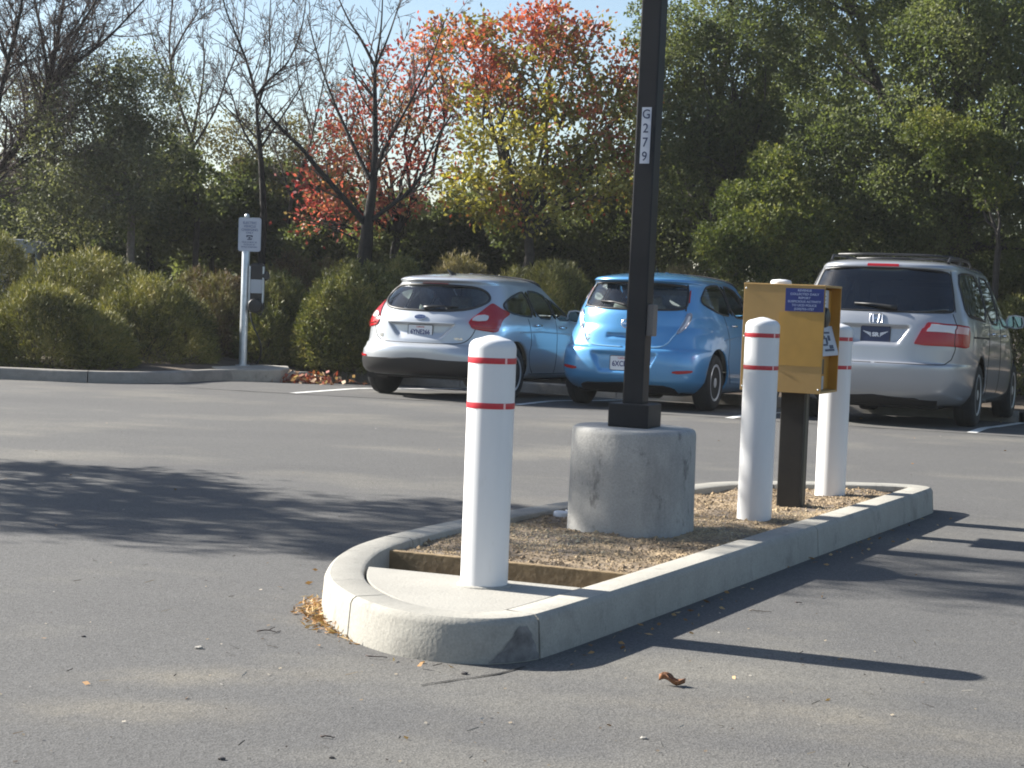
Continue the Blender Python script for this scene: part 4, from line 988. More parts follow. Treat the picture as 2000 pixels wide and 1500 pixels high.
    text('FOCUS', .032, MT['chrome'], root, car.off('rear', .46, .695, .008), (1, 0.0, 0), (0, 0, 1), depth=.002, sx=1.4, bold=.001)
    pl, pc, ex, ey = plate(car, root, .760, MT['plate_white'], None, None, .004)
    text('California', .026, MT['plate_red'], pl, pc + ey * .056, ex, ey)
    text('6YNE266', .074, MT['plate_blue'], pl, pc - ey * .004, ex, ey, sx=.86, bold=.0015)
    under(root, 1.34, -.54, 3.3, .22, .42); wells(root, .90, (0, 2.648), .365, wr + .01)
    for s in (-1, 1):
        for y in (0, 2.648): wheel(root, s * .895, y, wr, .215, 5, s, 'alloy', MT['alloy'])
    seats(root, car, [1.30, .42], .32, 1, MT['fabric'])
    mb = MB(); mb.box((0, 2.0, .86), (1.45, .5, .14)); mb.build('dashboard', MT['fabric'], root, bevel=.05)
    mb = MB(); mb.box((0, -.22, .90), (1.1, .60, .03)); mb.build('parcel_shelf', MT['fabric'], root, bevel=.01)
    mb = MB()
    for x in (-.33, -.10):                                            # pale soft things lying behind the rear window
        mb.tube([Vector((x - .07, -.42, .95)), Vector((x - .02, -.42, .99)), Vector((x + .04, -.42, .975)), Vector((x + .09, -.42, .94))], [.03, .05, .045, .02], 8)
    mb.build('white_bundle', MT['white'], root, smooth=True)
    return root, car
r1, c1 = silver_hatchback(); place_car(r1, (-.80, 20.62), 0, -.018)

# ---------- blue electric hatchback
def blue_hatchback():
    rows = [(.19, .78, -.54, 3.35, 6, 5), (.26, .845, -.67, 3.45, 5.8, 4), (.33, .874, -.76, 3.55, 5.6, 3.6), (.43, .888, -.80, 3.60, 5.4, 3.4), (.53, .890, -.81, 3.60, 5.2, 3.4), (.62, .890, -.805, 3.57, 4.9, 3.4),
            (.655, .889, -.795, 3.55, 4.7, 3.4), (.685, .888, -.762, 3.52, 4.5, 3.4), (.75, .886, -.745, 3.42, 4.2, 3.4), (.85, .877, -.73, 3.2, 3.8, 3.6), (.93, .866, -.718, 2.9, 3.4, 4), (1.00, .852, -.705, 2.45, 3.4, 4.5),
            (1.05, .838, -.692, 2.2, 3.4, 5), (1.10, .818, -.665, 2.05, 3.5, 5), (1.20, .775, -.595, 1.80, 3.6, 5), (1.30, .730, -.515, 1.55, 3.7, 5), (1.38, .692, -.455, 1.35, 3.8, 5), (1.402, .68, -.46, 1.30, 4, 5), (1.42, .668, -.515, 1.25, 4.2, 5), (1.445, .645, -.505, 1.17, 4.2, 5),
            (1.468, .605, -.40, 1.08, 4, 5), (1.495, .52, -.18, .98, 4, 4), (1.522, .37, .08, .86, 4, 4), (1.540, .20, .30, .76, 3, 3), (1.546, .02, .48, .55, 2.5, 2.5)]
    def disp(x, z):
        hw = .40 - .10 * np.clip((.615 - z) / .2, 0, 1)
        k = sstep(0, .03, .625 - z) * sstep(0, .03, z - .395) * (1 - sstep(hw - .04, hw, np.abs(x)))
        k2 = sstep(0, .02, .835 - z) * sstep(0, .025, z - .770) * (1 - sstep(.20, .225, np.abs(x)))
        return .045 * k + .028 * k2
    car = Car(rows, 1.28, disp)
    root = empty('hatchback_car', label='sky blue hatchback with tall clear tail lamps, partly behind the light pole', cat='car', group='cars parked nose-in along the shrubs')
    rw = smooth_poly(sym([(0, 1.095), (.35, 1.10), (.565, 1.115), (.60, 1.15), (.585, 1.26), (.555, 1.36), (.52, 1.385), (0, 1.395)]), 1)
    sw = [smooth_poly([(-.13, 1.17), (-.17, 1.23), (.0, 1.34), (.12, 1.40), (.60, 1.42), (.60, 1.07), (.20, 1.085)], 1), smooth_poly([(.66, 1.065), (.66, 1.415), (.95, 1.41), (1.22, 1.345), (1.22, 1.05)], 1), smooth_poly([(1.28, 1.048), (1.28, 1.32), (1.48, 1.24), (1.72, 1.12), (1.88, 1.04)], 1)]
    fw = smooth_poly(sym([(0, 1.10), (.55, 1.10), (.66, 1.13), (.58, 1.37), (.5, 1.40), (0, 1.405)]), 1)
    zs = zlev(.19, .64, 24) + zlev(.65, .69, 7) + zlev(.70, 1.09, 26) + zlev(1.10, 1.39, 20) + zlev(1.397, 1.46, 14) + zlev(1.47, 1.546, 14)
    wr = .318; ar = [arch_poly(0, wr + .01, .368), arch_poly(2.70, wr + .01, .368)]
    common(car, root, MT['blue_car'], rw, sw, fw, ar, MT['glass'], MT['glass'], zs, .88, wr, seal=.014)
    # tall lamps: clear lens on the shoulder, red strip up the pillar, painted highlight along the hatch edge sweeping to the centre
    for s in (-1, 1):
        up_ = smooth_poly([(.665, 1.085), (.70, 1.085), (.70, 1.18), (.665, 1.30), (.635, 1.39), (.615, 1.39), (.64, 1.28), (.66, 1.16)], 1)
        L_ = car.patch('tail_lamp', MT['lens_smoke'], root, 's', [(s * a, b) for a, b in smooth_poly([(.565, .845), (.60, .84), (.68, .90), (.735, .98), (.755, 1.06), (.72, 1.085), (.675, 1.07), (.655, 1.0), (.62, .93)], 1)], .016, 20, 10, depth=.03, bulge=.01)
        car.patch('lens_cell', MT['lens_clear'], L_, 's', [(s * a, b) for a, b in smooth_poly([(.60, .862), (.64, .885), (.70, .965), (.725, 1.04), (.69, 1.04), (.675, .985), (.635, .92)], 1)], .027, 10, 8, depth=.008)
        car.patch('red_strip', MT['lens_red'], L_, 's', [(s * a, b) for a, b in [(.672, 1.19), (.688, 1.19), (.668, 1.33), (.654, 1.33)]], .010, 10, 4, depth=.01)
        car.line('edge_highlight', pr('highlight_blue', (.35, .60, .80), .2, metal=.5), root, 's', [(s * a, b) for a, b in chaikin([(.69, 1.075), (.655, 1.0), (.57, .845), (.50, .745), (.43, .695), (.30, .680), (.0 + .02, .676)], 2)], .008, .004)
        car.patch('reflector', MT['lens_red'], root, 's', [(s * a, b) for a, b in smooth_poly([(.58, .405), (.82, .425), (.84, .445), (.82, .455), (.60, .445)], 1)], .010, 5, 10)
        car.line('pillar_gap', MT['gap'], root, 's', [(s * a, b) for a, b in [(.615, 1.395), (.64, 1.27), (.66, 1.10)]], .010, .0)
    car.patch('lower_bumper', MT['black'], root, 's', [(-.58, .19), (.58, .19), (.56, .25), (.4, .285), (0, .292), (-.4, .285), (-.56, .25)], .008, 6, 40)
    for md in ('side', 'lside'):
        car.line('door_gap', MT['gap'], root, md, chaikin([(.30, 1.07), (.40, .86), (.42, .70), (.36, .58), (.44, .42), (.56, .30)], 2), .0045, -.001)
        car.line('door_gap', MT['gap'], root, md, chaikin([(1.25, 1.04), (1.28, .7), (1.26, .30)], 1), .0045, -.001)
        handle_part(car, root, .58, .955, md); handle_part(car, root, 1.46, .94, md)
        car.line('crease', MT['blue_car'], root, md, [(.2, .80), (.9, .845), (1.7, .84), (2.3, .80)], .010, -.004)
    for md in ('side', 'lside'):
        for P in ([(.585, 1.08), (.675, 1.075), (.675, 1.408), (.585, 1.41)], [(1.205, 1.06), (1.295, 1.055), (1.295, 1.305), (1.205, 1.345)]): car.patch('pillar_trim', MT['black_gloss'], root, md, P, .004, 10, 4, depth=.01)
    for s in (-1, 1): mirror_part(car, root, 1.82, 1.045, MT['blue_car'], s)
    wiper(car, root, .0, -.36, 1.115, 1.165)
    car.patch('handle_bar', MT['blue_car'], root, 'rear', [(-.215, .838), (.215, .838), (.22, .885), (-.22, .885)], .012, 5, 14, depth=.02)
    bc = car.off('rear', 0, .935, .006); bn = car.normal('rear', .01, .935); ex = Vector((1, 0, 0)); ey = bn.cross(ex); ey = ey if ey.z > 0 else -ey
    mb = MB(); mb.tube([bc + ex * (.052 * math.cos(g)) + ey * (.046 * math.sin(g)) + bn * .004 for g in np.linspace(0, 2 * math.pi, 30)[:-1]], .0075, 6, closed=True); mb.box(bc + bn * .006, (.128, .022, .008), (ex, ey, bn))
    mb.build('badge', MT['chrome'], root, smooth=True, autosmooth=40)
    text('LEAF', .042, MT['chrome'], root, car.off('rear', -.46, .748, .008), (1, .03, 0), (0, 0, 1), depth=.002, sx=1.3, bold=.002)
    text('ZERO EMISSION', .018, MT['chrome'], root, car.off('rear', -.455, .795, .006), (1, .03, 0), (0, 0, 1), depth=.001, sx=1.1, bold=.001)
    pl, pc, ex, ey = plate(car, root, .50, MT['plate_white'], None, None, .004)
    text('California', .032, MT['plate_red'], pl, pc + ey * .055, ex, ey)
    text('6XCM68', .082, MT['plate_blue'], pl, pc - ey * .010, ex, ey, sx=.86, bold=.0015)
    under(root, 1.28, -.47, 3.3, .16, .42); wells(root, .88, (0, 2.70), .368, wr + .01)
    for s in (-1, 1):
        for y in (0, 2.70): wheel(root, s * .862, y, wr, .205, 5, s, 'alloy', MT['alloy'])
    seats(root, car, [1.32, .40], .40, 1, MT['fabric_light'])
    mb = MB(); mb.box((0, 2.1, .92), (1.42, .5, .14)); mb.build('dashboard', MT['fabric'], root, bevel=.05)
    mb = MB(); mb.box((0, -.25, .97), (1.05, .55, .03)); mb.build('parcel_shelf', MT['fabric'], root, bevel=.01)
    mb = MB(); mb.tube([Vector((0, .36, 1.489)), Vector((0, .30, 1.55)), Vector((0, .24, 1.60))], [.012, .006, .003], 6); mb.build('aerial', MT['black'], root, smooth=True)
    return root, car
r2, c2 = blue_hatchback(); place_car(r2, (1.53, 20.18), 0, -.018, 1.02)

# ---------- silver minivan
def silver_minivan():
    rows = [(.22, .86, -.90, 3.70, 5, 5), (.29, .92, -1.01, 3.80, 5.2, 4.5), (.36, .95, -1.07, 3.88, 5.4, 4.2), (.48, .968, -1.105, 3.93, 5.4, 4), (.60, .974, -1.115, 3.94, 5.4, 4), (.635, .975, -1.11, 3.93, 5.4, 4), (.655, .975, -1.075, 3.92, 5.6, 4),
            (.72, .976, -1.065, 3.88, 5.8, 4), (.85, .974, -1.055, 3.65, 6, 4), (.98, .968, -1.04, 3.3, 6, 4.5), (1.06, .958, -1.025, 2.95, 6, 5), (1.12, .945, -1.005, 2.70, 6, 5), (1.18, .925, -.97, 2.5, 6, 5), (1.30, .885, -.915, 2.2, 6, 5), (1.42, .845, -.86, 1.95, 6, 5), (1.54, .80, -.80, 1.70, 6, 5),
            (1.60, .775, -.775, 1.58, 6, 5), (1.625, .762, -.80, 1.53, 6, 5), (1.65, .742, -.795, 1.47, 6, 5), (1.68, .70, -.72, 1.38, 5.5, 5), (1.705, .63, -.52, 1.28, 5, 5), (1.725, .50, -.20, 1.15, 4, 4), (1.740, .28, .15, .95, 3, 3), (1.746, .02, .45, .60, 2.5, 2.5)]
    def disp(x, z):
        hw = .37 - .12 * np.clip((1.015 - z) / .18, 0, 1)
        k = sstep(0, .02, 1.02 - z) * sstep(0, .03, z - .825) * (1 - sstep(hw - .03, hw, np.abs(x)))
        return .035 * k
    car = Car(rows, 1.45, disp)
    root = empty('minivan', label='silver minivan with roof rack and dark rear glass, rightmost of the parked cars', cat='car', group='cars parked nose-in along the shrubs')
    rw = smooth_poly(sym([(0, 1.165), (.45, 1.165), (.755, 1.175), (.775, 1.21), (.735, 1.38), (.685, 1.555), (.66, 1.59), (.40, 1.61), (0, 1.615)]), 1)
    sw = [smooth_poly([(-.62, 1.24), (-.60, 1.16), (-.50, 1.135), (.50, 1.11), (.50, 1.60), (-.30, 1.60), (-.50, 1.56)], 1), smooth_poly([(.57, 1.108), (.57, 1.60), (1.40, 1.585), (1.40, 1.09)], 1), smooth_poly([(1.47, 1.088), (1.47, 1.575), (1.62, 1.545), (1.95, 1.36), (2.25, 1.16), (2.30, 1.08)], 1)]
    fw = smooth_poly(sym([(0, 1.16), (.6, 1.16), (.74, 1.2), (.64, 1.55), (.55, 1.59), (0, 1.60)]), 1)
    zs = zlev(.22, .62, 20) + zlev(.63, .67, 7) + zlev(.685, 1.15, 26) + zlev(1.17, 1.58, 20) + zlev(1.595, 1.67, 12) + zlev(1.68, 1.746, 12)
    wr = .335; ar = [arch_poly(0, wr + .01, .395), arch_poly(3.0, wr + .01, .395)]
    common(car, root, MT['silver_warm'], rw, sw, fw, ar, MT['glass_dark'], MT['glass_dark'], zs, .97, wr, seal=.010)
    for s in (-1, 1):
        lamp = [(.505, .805), (.60, .803), (.80, .80), (.98, .795), (1.075, .80), (1.12, .83), (1.125, .95), (1.10, 1.01), (1.06, 1.022), (.65, 1.032), (.61, 1.02)]
        lamp = [(.425, .842), (.52, .832), (.80, .825), (1.02, .82), (1.09, .835), (1.115, .875), (1.115, .985), (1.085, 1.035), (1.04, 1.05), (.545, 1.068), (.528, 1.06)]
        L_ = car.patch('tail_lamp', MT['lens_red'], root, 's', [(s * a, b) for a, b in lamp], .012, 22, 18, depth=.03, bulge=.006)
        car.patch('reversing_lens', MT['lens_clear'], L_, 's', [(s * a, b) for a, b in [(.545, .97), (.84, .962), (.84, 1.042), (.575, 1.05)]], .022, 8, 10, depth=.01)
        car.patch('signal_lens', pr('signal_lens', (.62, .36, .36), .15, coat=1.0), L_, 's', [(s * a, b) for a, b in [(.86, .96), (1.05, .953), (1.06, 1.02), (1.03, 1.032), (.86, 1.038)]], .020, 8, 8, depth=.01)
        car.line('lamp_gap', MT['gap'], L_, 's', [(s * .85, .825), (s * .85, 1.05)], .004, .016)
        car.line('tailgate_gap', MT['gap'], root, 's', [(s * a, b) for a, b in [(.80, 1.16), (.86, 1.05), (.86, .80), (.82, .70), (.74, .645), (.60, .640), (.02, .640)]], .0055, -.001)
        car.line('pillar_gap', MT['gap'], root, 's', [(s * a, b) for a, b in [(.74, 1.60), (.79, 1.40), (.835, 1.18)]], .005, .0)
        # roof rail with three feet
        mb = MB(); pts = [Vector((s * .63, -.46, 1.69)), Vector((s * .635, -.38, 1.745)), Vector((s * .635, .2, 1.768)), Vector((s * .625, 1.0, 1.765)), Vector((s * .61, 1.25, 1.735)), Vector((s * .60, 1.32, 1.69))]
        mb.tube(pts, [.018, .014, .014, .014, .014, .018], 8); mb.box((s * .632, .35, 1.735), (.026, .09, .06)); mb.build('roof_rail', MT['black'], root, smooth=True, autosmooth=40)
    for y in (-.15, .75):
        mb = MB(); mb.tube([Vector((-.63, y, 1.768)), Vector((-.3, y, 1.782)), Vector((.3, y, 1.782)), Vector((.63, y, 1.768))], .013, 8); mb.build('cross_bar', MT['black'], root, smooth=True)
    car.patch('lower_bumper', MT['dark'], root, 's', [(-.66, .22), (.66, .22), (.68, .285), (0, .315), (-.68, .285)], .006, 5, 40)
    for md in ('side', 'lside'):
        car.line('door_gap', MT['gap'], root, md, [(.53, 1.62), (.53, 1.0), (.50, .78), (.44, .55), (.55, .32)], .005, -.001)
        car.line('door_gap', MT['gap'], root, md, [(1.43, 1.10), (1.45, .7), (1.43, .32)], .005, -.001)
        car.line('slide_rail', MT['gap'], root, md, [(-.50, .935), (.50, .935)], .010, -.002)
        handle_part(car, root, .72, .98, md); handle_part(car, root, 1.65, .97, md)
    for md in ('side', 'lside'):
        for P in ([(.485, 1.12), (.585, 1.118), (.585, 1.59), (.485, 1.59)], [(1.385, 1.10), (1.485, 1.098), (1.485, 1.565), (1.385, 1.575)]): car.patch('pillar_trim', MT['black_gloss'], root, md, P, .004, 10, 4, depth=.01)
    for s in (-1, 1): mirror_part(car, root, 2.22, 1.10, MT['silver_warm'], s)
    car.patch('high_brake_lamp', MT['lens_red'], root, 'rear', [(-.17, 1.628), (.17, 1.628), (.165, 1.652), (-.165, 1.652)], .006, 4, 10)
    wiper(car, root, .20, -.25, 1.19, 1.23)
    bc = car.off('rear', -.0, 1.085, .006); bn = car.normal('rear', .01, 1.085); ex = Vector((1, 0, 0)); ey = bn.cross(ex); ey = ey if ey.z > 0 else -ey
    mb = MB()
    for s in (-1, 1): mb.tube([bc + ex * (s * .024) - ey * .045, bc + ex * (s * .034) + ey * .045], .009, 6)
    mb.box(bc, (.058, .014, .012), (ex, ey, bn)); mb.tube([bc + ex * a + ey * b for a, b in rrect(.13, .115, .03, 4)], .006, 6, closed=True); mb.build('badge', MT['chrome'], root, smooth=True, autosmooth=40)
    pl, pc, ex, ey = plate(car, root, .925, MT['plate_navy'], None, None, .004)
    text('SR', .055, MT['plate_white'], pl, pc - ey * .004, ex, ey, sx=1.2, bold=.003)
    for s in (-1, 1):                                                 # wings beside the letters
        mb = MB()
        for k in range(4): mb.prism([(s * .048, .016 - .012 * k), (s * (.135 - .022 * k), .034 - .013 * k), (s * (.125 - .022 * k), .024 - .013 * k), (s * .048, .007 - .012 * k)], 0, .001, (pc, ex, ey, Vector((0, -1, 0))))
        mb.build('wing_emblem', MT['plate_white'], pl)
    under(root, 1.30, -.78, 3.6, .18, .46); wells(root, .97, (0, 3.0), .395, wr + .01)
    for s in (-1, 1):
        for y in (0, 3.0): wheel(root, s * .955, y, wr, .225, 7, s, 'cap', MT['alloy_dark'])
    seats(root, car, [1.55, .55], .50, 1, MT['fabric'])
    mb = MB(); mb.box((0, 2.35, .98), (1.6, .5, .14)); mb.build('dashboard', MT['fabric'], root, bevel=.05)
    return root, car
r3, c3 = silver_minivan(); place_car(r3, (4.22, 19.38), 0, -.018, 1.04)

# ---------- white van beyond the hedge, far left, shade put into its paint
def far_van():
    root = empty('parked_van', label='white van with shade in its colour, mostly hidden behind the hedge at far left', cat='van')
    prof = [(-2.4, .45), (-2.42, 1.2), (-2.36, 1.88), (-2.2, 2.0), (1.1, 2.02), (1.35, 1.95), (1.9, 1.15), (2.5, 1.0), (2.62, .8), (2.62, .45)]
    mb = MB(); mb.prism(prof, -.9, .9, (Vector((0, 0, 0)), Vector((1, 0, 0)), Vector((0, 0, 1)), Vector((0, -1, 0)))); mb.build('body', MT['white_van_shaded'], root, bevel=.06, smooth=True, autosmooth=45)
    for s in (-1, 1):
        for x0, x1 in ((-2.33, -2.20), (-1.3, -.5), (-.4, .4), (.5, 1.25)):
            mb = MB(); y = s * .905; hi = 1.80 if x1 < 1 else 1.78
            mb.box(((x0 + x1) / 2, y, 1.5), (x1 - x0, .012, .52)); mb.build('side_window', MT['glass_dark'], root, bevel=.004)
    mb = MB(); mb.box((-2.425, 0, 1.5), (.02, 1.4, .55)); mb.build('rear_window', MT['glass_dark'], root, bevel=.004)
    mb = MB(); n_ = Vector((.82, 0, .56)).normalized(); mb.box(Vector((1.64, 0, 1.56)) + n_ * .01, (.85, 1.5, .012), (Vector((.56, 0, -.82)).normalized(), Vector((0, 1, 0)), n_)); mb.build('windscreen', MT['glass_dark'], root)
    for s in (-1, 1):
        for x in (-1.5, 1.7):
            w = empty('wheel', (x, s * .82, .34)); w.parent = root; mb = MB(); mb.lathe([(.2, -.1), (.33, -.1), (.34, -.06), (.34, .06), (.33, .1), (.2, .1)], 28, (0, 1, 0)); mb.build('tyre', MT['rubber'], w, smooth=True, autosmooth=40)
            mb = MB(); mb.lathe([(.21, -.09), (.21, .09), (.05, .1), (.0005, .1)] if s > 0 else [(.0005, -.1), (.05, -.1), (.21, -.09), (.21, .09)], 24, (0, 1, 0)); mb.build('rim', MT['alloy_dark'], w, smooth=True, autosmooth=40)
    for s in (-1, 1):
        mb = MB(); mb.box((-2.40, s * .78, 1.05), (.08, .14, .34)); mb.build('tail_lamp', MT['lens_red'], root, bevel=.01)
    root.location = (-9.86, 28.6, .02); root.rotation_euler = (0, 0, math.radians(184)); root.scale = (.9, .9, .9)
far_van()
# ------------------------------------------------------------------ plants
def tubes_np(polys, sides_of, name, mat, parent):
    """polys: list of (pts (n,3), radii (n,)); one mesh"""
    V = []; F = []; base = 0
    for pts, rad in polys:
        n = len(pts); k = sides_of(rad[0]); t = np.gradient(pts, axis=0); t = unit(t)
        ref = np.where(np.abs(t[:, 2:3]) < .9, np.array([[0, 0, 1.]]), np.array([[1., 0, 0]])); a = unit(np.cross(t, ref)); b = np.cross(t, a)
        g = 2 * np.pi * np.arange(k) / k
        ring = pts[:, None, :] + (a[:, None, :] * np.cos(g)[None, :, None] + b[:, None, :] * np.sin(g)[None, :, None]) * rad[:, None, None]
        V.append(ring.reshape(-1, 3)); i = np.arange(n - 1)[:, None] * k; j = np.arange(k)[None]; jn = (j + 1) % k
        F.append((np.stack([i + j, i + jn, i + k + jn, i + k + j], -1).reshape(-1, 4)) + base); base += n * k
    V = np.concatenate(V); F = np.concatenate(F); n = len(F)
    me = bpy.data.meshes.new(name); me.vertices.add(len(V)); me.vertices.foreach_set('co', V.astype(np.float32).ravel())
    me.loops.add(n * 4); me.loops.foreach_set('vertex_index', F.astype(np.int32).ravel()); me.polygons.add(n); me.polygons.foreach_set('loop_start', np.arange(0, n * 4, 4, dtype=np.int32))
    me.update(calc_edges=True); me.polygons.foreach_set('use_smooth', [True] * n)
    return link(name, me, mat, parent)
SIDES = lambda r: 8 if r > .05 else 6 if r > .02 else 4 if r > .008 else 3

def grow(rng, polys, tips, p, d, L, r, lev, S):
    """S: dict with lists per level: n children, ang, ratio, wig, up ; lev counts up"""
    n = max(4, int(L / S['step'][min(lev, len(S['step']) - 1)])); pts = [p]; dirs = [d]
    for i in range(n):
        d = d + rng.normal(size=3) * S['wig'][lev] + np.array([0, 0, S['up'][lev]]); d = d / np.linalg.norm(d)
        p = p + d * (L / n); pts.append(p); dirs.append(d)
    pts = np.array(pts); rad = r * (1 - np.linspace(0, 1, n + 1) * S['taper']); polys.append((pts, np.maximum(rad, S['rmin'])))
    if lev >= S['levels']: tips.append((pts[-1], dirs[-1])); tips.append((pts[len(pts) // 2], dirs[len(pts) // 2])); return
    for c in range(S['n'][lev]):
        f_ = rng.uniform(S['t0'][lev], 1.0); i = min(n, int(f_ * n)); a = unit(rng.normal(size=3)[None])[0]; base = dirs[i]
        side = a - base * a.dot(base); side /= np.linalg.norm(side); ang = S['ang'][lev] * rng.uniform(.7, 1.25)
        nd = base * math.cos(ang) + side * math.sin(ang)
        grow(rng, polys, tips, pts[i], nd, L * S['ratio'][lev] * rng.uniform(.6, 1.15) * (1 - .35 * f_ * (lev > 0)), max(rad[i] * S['rr'][lev], S['rmin']), lev + 1, S)
    if S.get('lead', True): tips.append((pts[-1], dirs[-1]))

BARE = dict(step=[.25, .18, .14, .12, .10], n=[7, 6, 5, 4], ang=[.75, .7, .7, .7], ratio=[.55, .5, .5, .5], wig=[.05, .08, .11, .14, .15], up=[.06, .05, .04, .02, .0], taper=.72, rmin=.0032, rr=[.5, .5, .55, .6], t0=[.25, .25, .2, .15], levels=3)
def tree_root(name, x, y, label, cat, group=None): return empty(name, (x, y, 0), 0, label, cat, group)
def to_local(polys, x, y): return [(p - np.array([x, y, 0]), r) for p, r in polys]
def gaussian_clumps(rng, blobs, n_clump, n_leaf, sig):
    """blobs: (centre, radii, weight) -> leaf points gathered into clumps near the blob shells, plus outward directions"""
    P = []; D = []; W = np.array([b[2] for b in blobs], float); W /= W.sum()
    for (c, r, w), share in zip(blobs, W):
        k = max(3, int(n_clump * share)); u = unit(rng.normal(size=(k, 3))); rr = rng.uniform(.35, 1.0, k) ** .5
        cc = np.array(c) + u * np.array(r) * rr[:, None]; cnt = rng.poisson(n_leaf * share / k * rng.uniform(.35, 1.7, k))
        idx = np.repeat(np.arange(k), cnt); s_ = sig * rng.uniform(.6, 1.5, k)
        off = rng.normal(size=(len(idx), 3)) * s_[idx][:, None] * [1, 1, .8]
        P.append(cc[idx] + off); D.append(unit(u[idx] + off / (s_[idx][:, None] * 2.2) + [0, 0, .15]))
    return np.concatenate(P), np.concatenate(D)
def lobes(rng, blobs, n_lobe, n_leaf, rad):
    """leaf points on the skins of many overlapping rounded lobes that sit on the blob shells"""
    P = []; D = []; W = np.array([b[2] for b in blobs], float); W /= W.sum()
    for (c, r, w), share in zip(blobs, W):
        k = max(4, int(n_lobe * share)); u = unit(rng.normal(size=(k, 3))); rr = rng.uniform(.3, 1.0, k) ** .45
        cc = np.array(c) + u * np.array(r) * rr[:, None]; R = rad * rng.uniform(.55, 1.45, k); cnt = rng.poisson(n_leaf * share * R ** 2 / (R ** 2).sum()); idx = np.repeat(np.arange(k), cnt)
        d = unit(rng.normal(size=(len(idx), 3)) + u[idx] * .55 + [0, 0, .35]); q = 1 - np.abs(rng.normal(0, .20, len(idx)))
        wob = 1 + .22 * np.sin(d[:, 0] * 7 + idx) * np.sin(d[:, 2] * 6 + idx * 2.1)
        P.append(cc[idx] + d * (R[idx] * q * wob)[:, None] * [1, 1, .85]); D.append(unit(d + [0, 0, .1]))
    return np.concatenate(P), np.concatenate(D)
def clump_tint(rng, P, scale=1.2, amt=.28, base=.5, rnd=.2):
    q = P * scale
    w = np.sin(q[:, 0] * 1.7 + 1.3 * np.sin(q[:, 2] * 1.1)) * np.sin(q[:, 1] * 1.3 + q[:, 2] * 1.9) + .5 * np.sin(q[:, 0] * 4.1 + q[:, 2] * 3.3)
    return np.clip(base + amt * w + rng.normal(0, rnd, len(P)), 0, 1)
def crown(rng, name, blobs, n_clump, n_leaf, sig, L, W, mat, root, spread=1.1, cut=None, tint=None, z_min=.15, lobed=False):
    P, D = (lobes if lobed else gaussian_clumps)(rng, blobs, n_clump, n_leaf, sig); P = P[(P[:, 2] > z_min)] if False else P
    keep = P[:, 2] > z_min; P, D = P[keep], D[keep]
    t = clump_tint(rng, P) if tint is None else tint(rng, P)
    o = np.array(root.location); q = leaf_quads(rng, P - o, L, W, D, spread)
    return np_mesh(name, q, 4, t, mat, root)
def limb(rng, a, b, r0, r1, n=8, bow=.12):
    a = np.array(a, float); b = np.array(b, float); t = np.linspace(0, 1, n)[:, None]; m = rng.normal(size=3) * bow * np.linalg.norm(b - a)
    return (a + (b - a) * t + m * (t * (1 - t) * 2) + np.concatenate([[[0, 0, 0]], rng.normal(size=(n - 2, 3)) * .02 * np.linalg.norm(b - a), [[0, 0, 0]]]), r0 + (r1 - r0) * t[:, 0])

LM = {}
LM['oak'] = leaf_material('oak_leaf', [(0, (.055, .070, .034)), (.35, (.094, .116, .050)), (.7, (.130, .150, .068)), (1, (.165, .175, .09))], trans=.45, rough=.6, spec=.22)
LM['oak_y'] = leaf_material('oak_leaf_light', [(0, (.04, .056, .018)), (.4, (.085, .105, .03)), (.75, (.14, .155, .042)), (1, (.22, .21, .06))], trans=.34, rough=.6, spec=.22)
LM['under'] = leaf_material('understory_leaf', [(0, (.055, .070, .038)), (.5, (.105, .125, .062)), (1, (.17, .185, .09))], trans=.42, rough=.6, spec=.2)
LM['olive'] = leaf_material('grey_green_leaf', [(0, (.06, .068, .042)), (.5, (.13, .14, .088)), (1, (.22, .22, .15))], trans=.4, rough=.6, spec=.25)
LM['red'] = leaf_material('red_leaf', [(0, (.24, .045, .045)), (.35, (.36, .095, .075)), (.62, (.40, .16, .09)), (.82, (.36, .23, .09)), (1, (.26, .25, .09))], trans=.42, rough=.5, warm=(1.3, .9, .8))
LM['maple'] = leaf_material('turning_leaf', [(0, (.38, .085, .065)), (.16, (.36, .14, .07)), (.32, (.14, .14, .04)), (.6, (.24, .23, .05)), (.85, (.40, .36, .09)), (1, (.54, .50, .22))], trans=.42, rough=.45, warm=(1.2, 1.15, .6))
LM['juniper'] = leaf_material('gold_green_sprig', [(0, (.045, .048, .018)), (.32, (.105, .108, .034)), (.65, (.20, .19, .05)), (1, (.32, .27, .09))], trans=.18, rough=.6)
LM['heath'] = leaf_material('brown_green_sprig', [(0, (.045, .035, .022)), (.35, (.12, .075, .04)), (.65, (.12, .115, .04)), (1, (.21, .18, .075))], trans=.2, rough=.65)
LM['shrub'] = leaf_material('bright_shrub_leaf', [(0, (.045, .056, .018)), (.4, (.115, .125, .038)), (.75, (.20, .19, .06)), (1, (.30, .26, .10))], trans=.22, rough=.55)
LM['dry'] = leaf_material('tan_sprig', [(0, (.07, .065, .03)), (.5, (.17, .145, .07)), (1, (.30, .24, .13))], trans=.3, rough=.65)

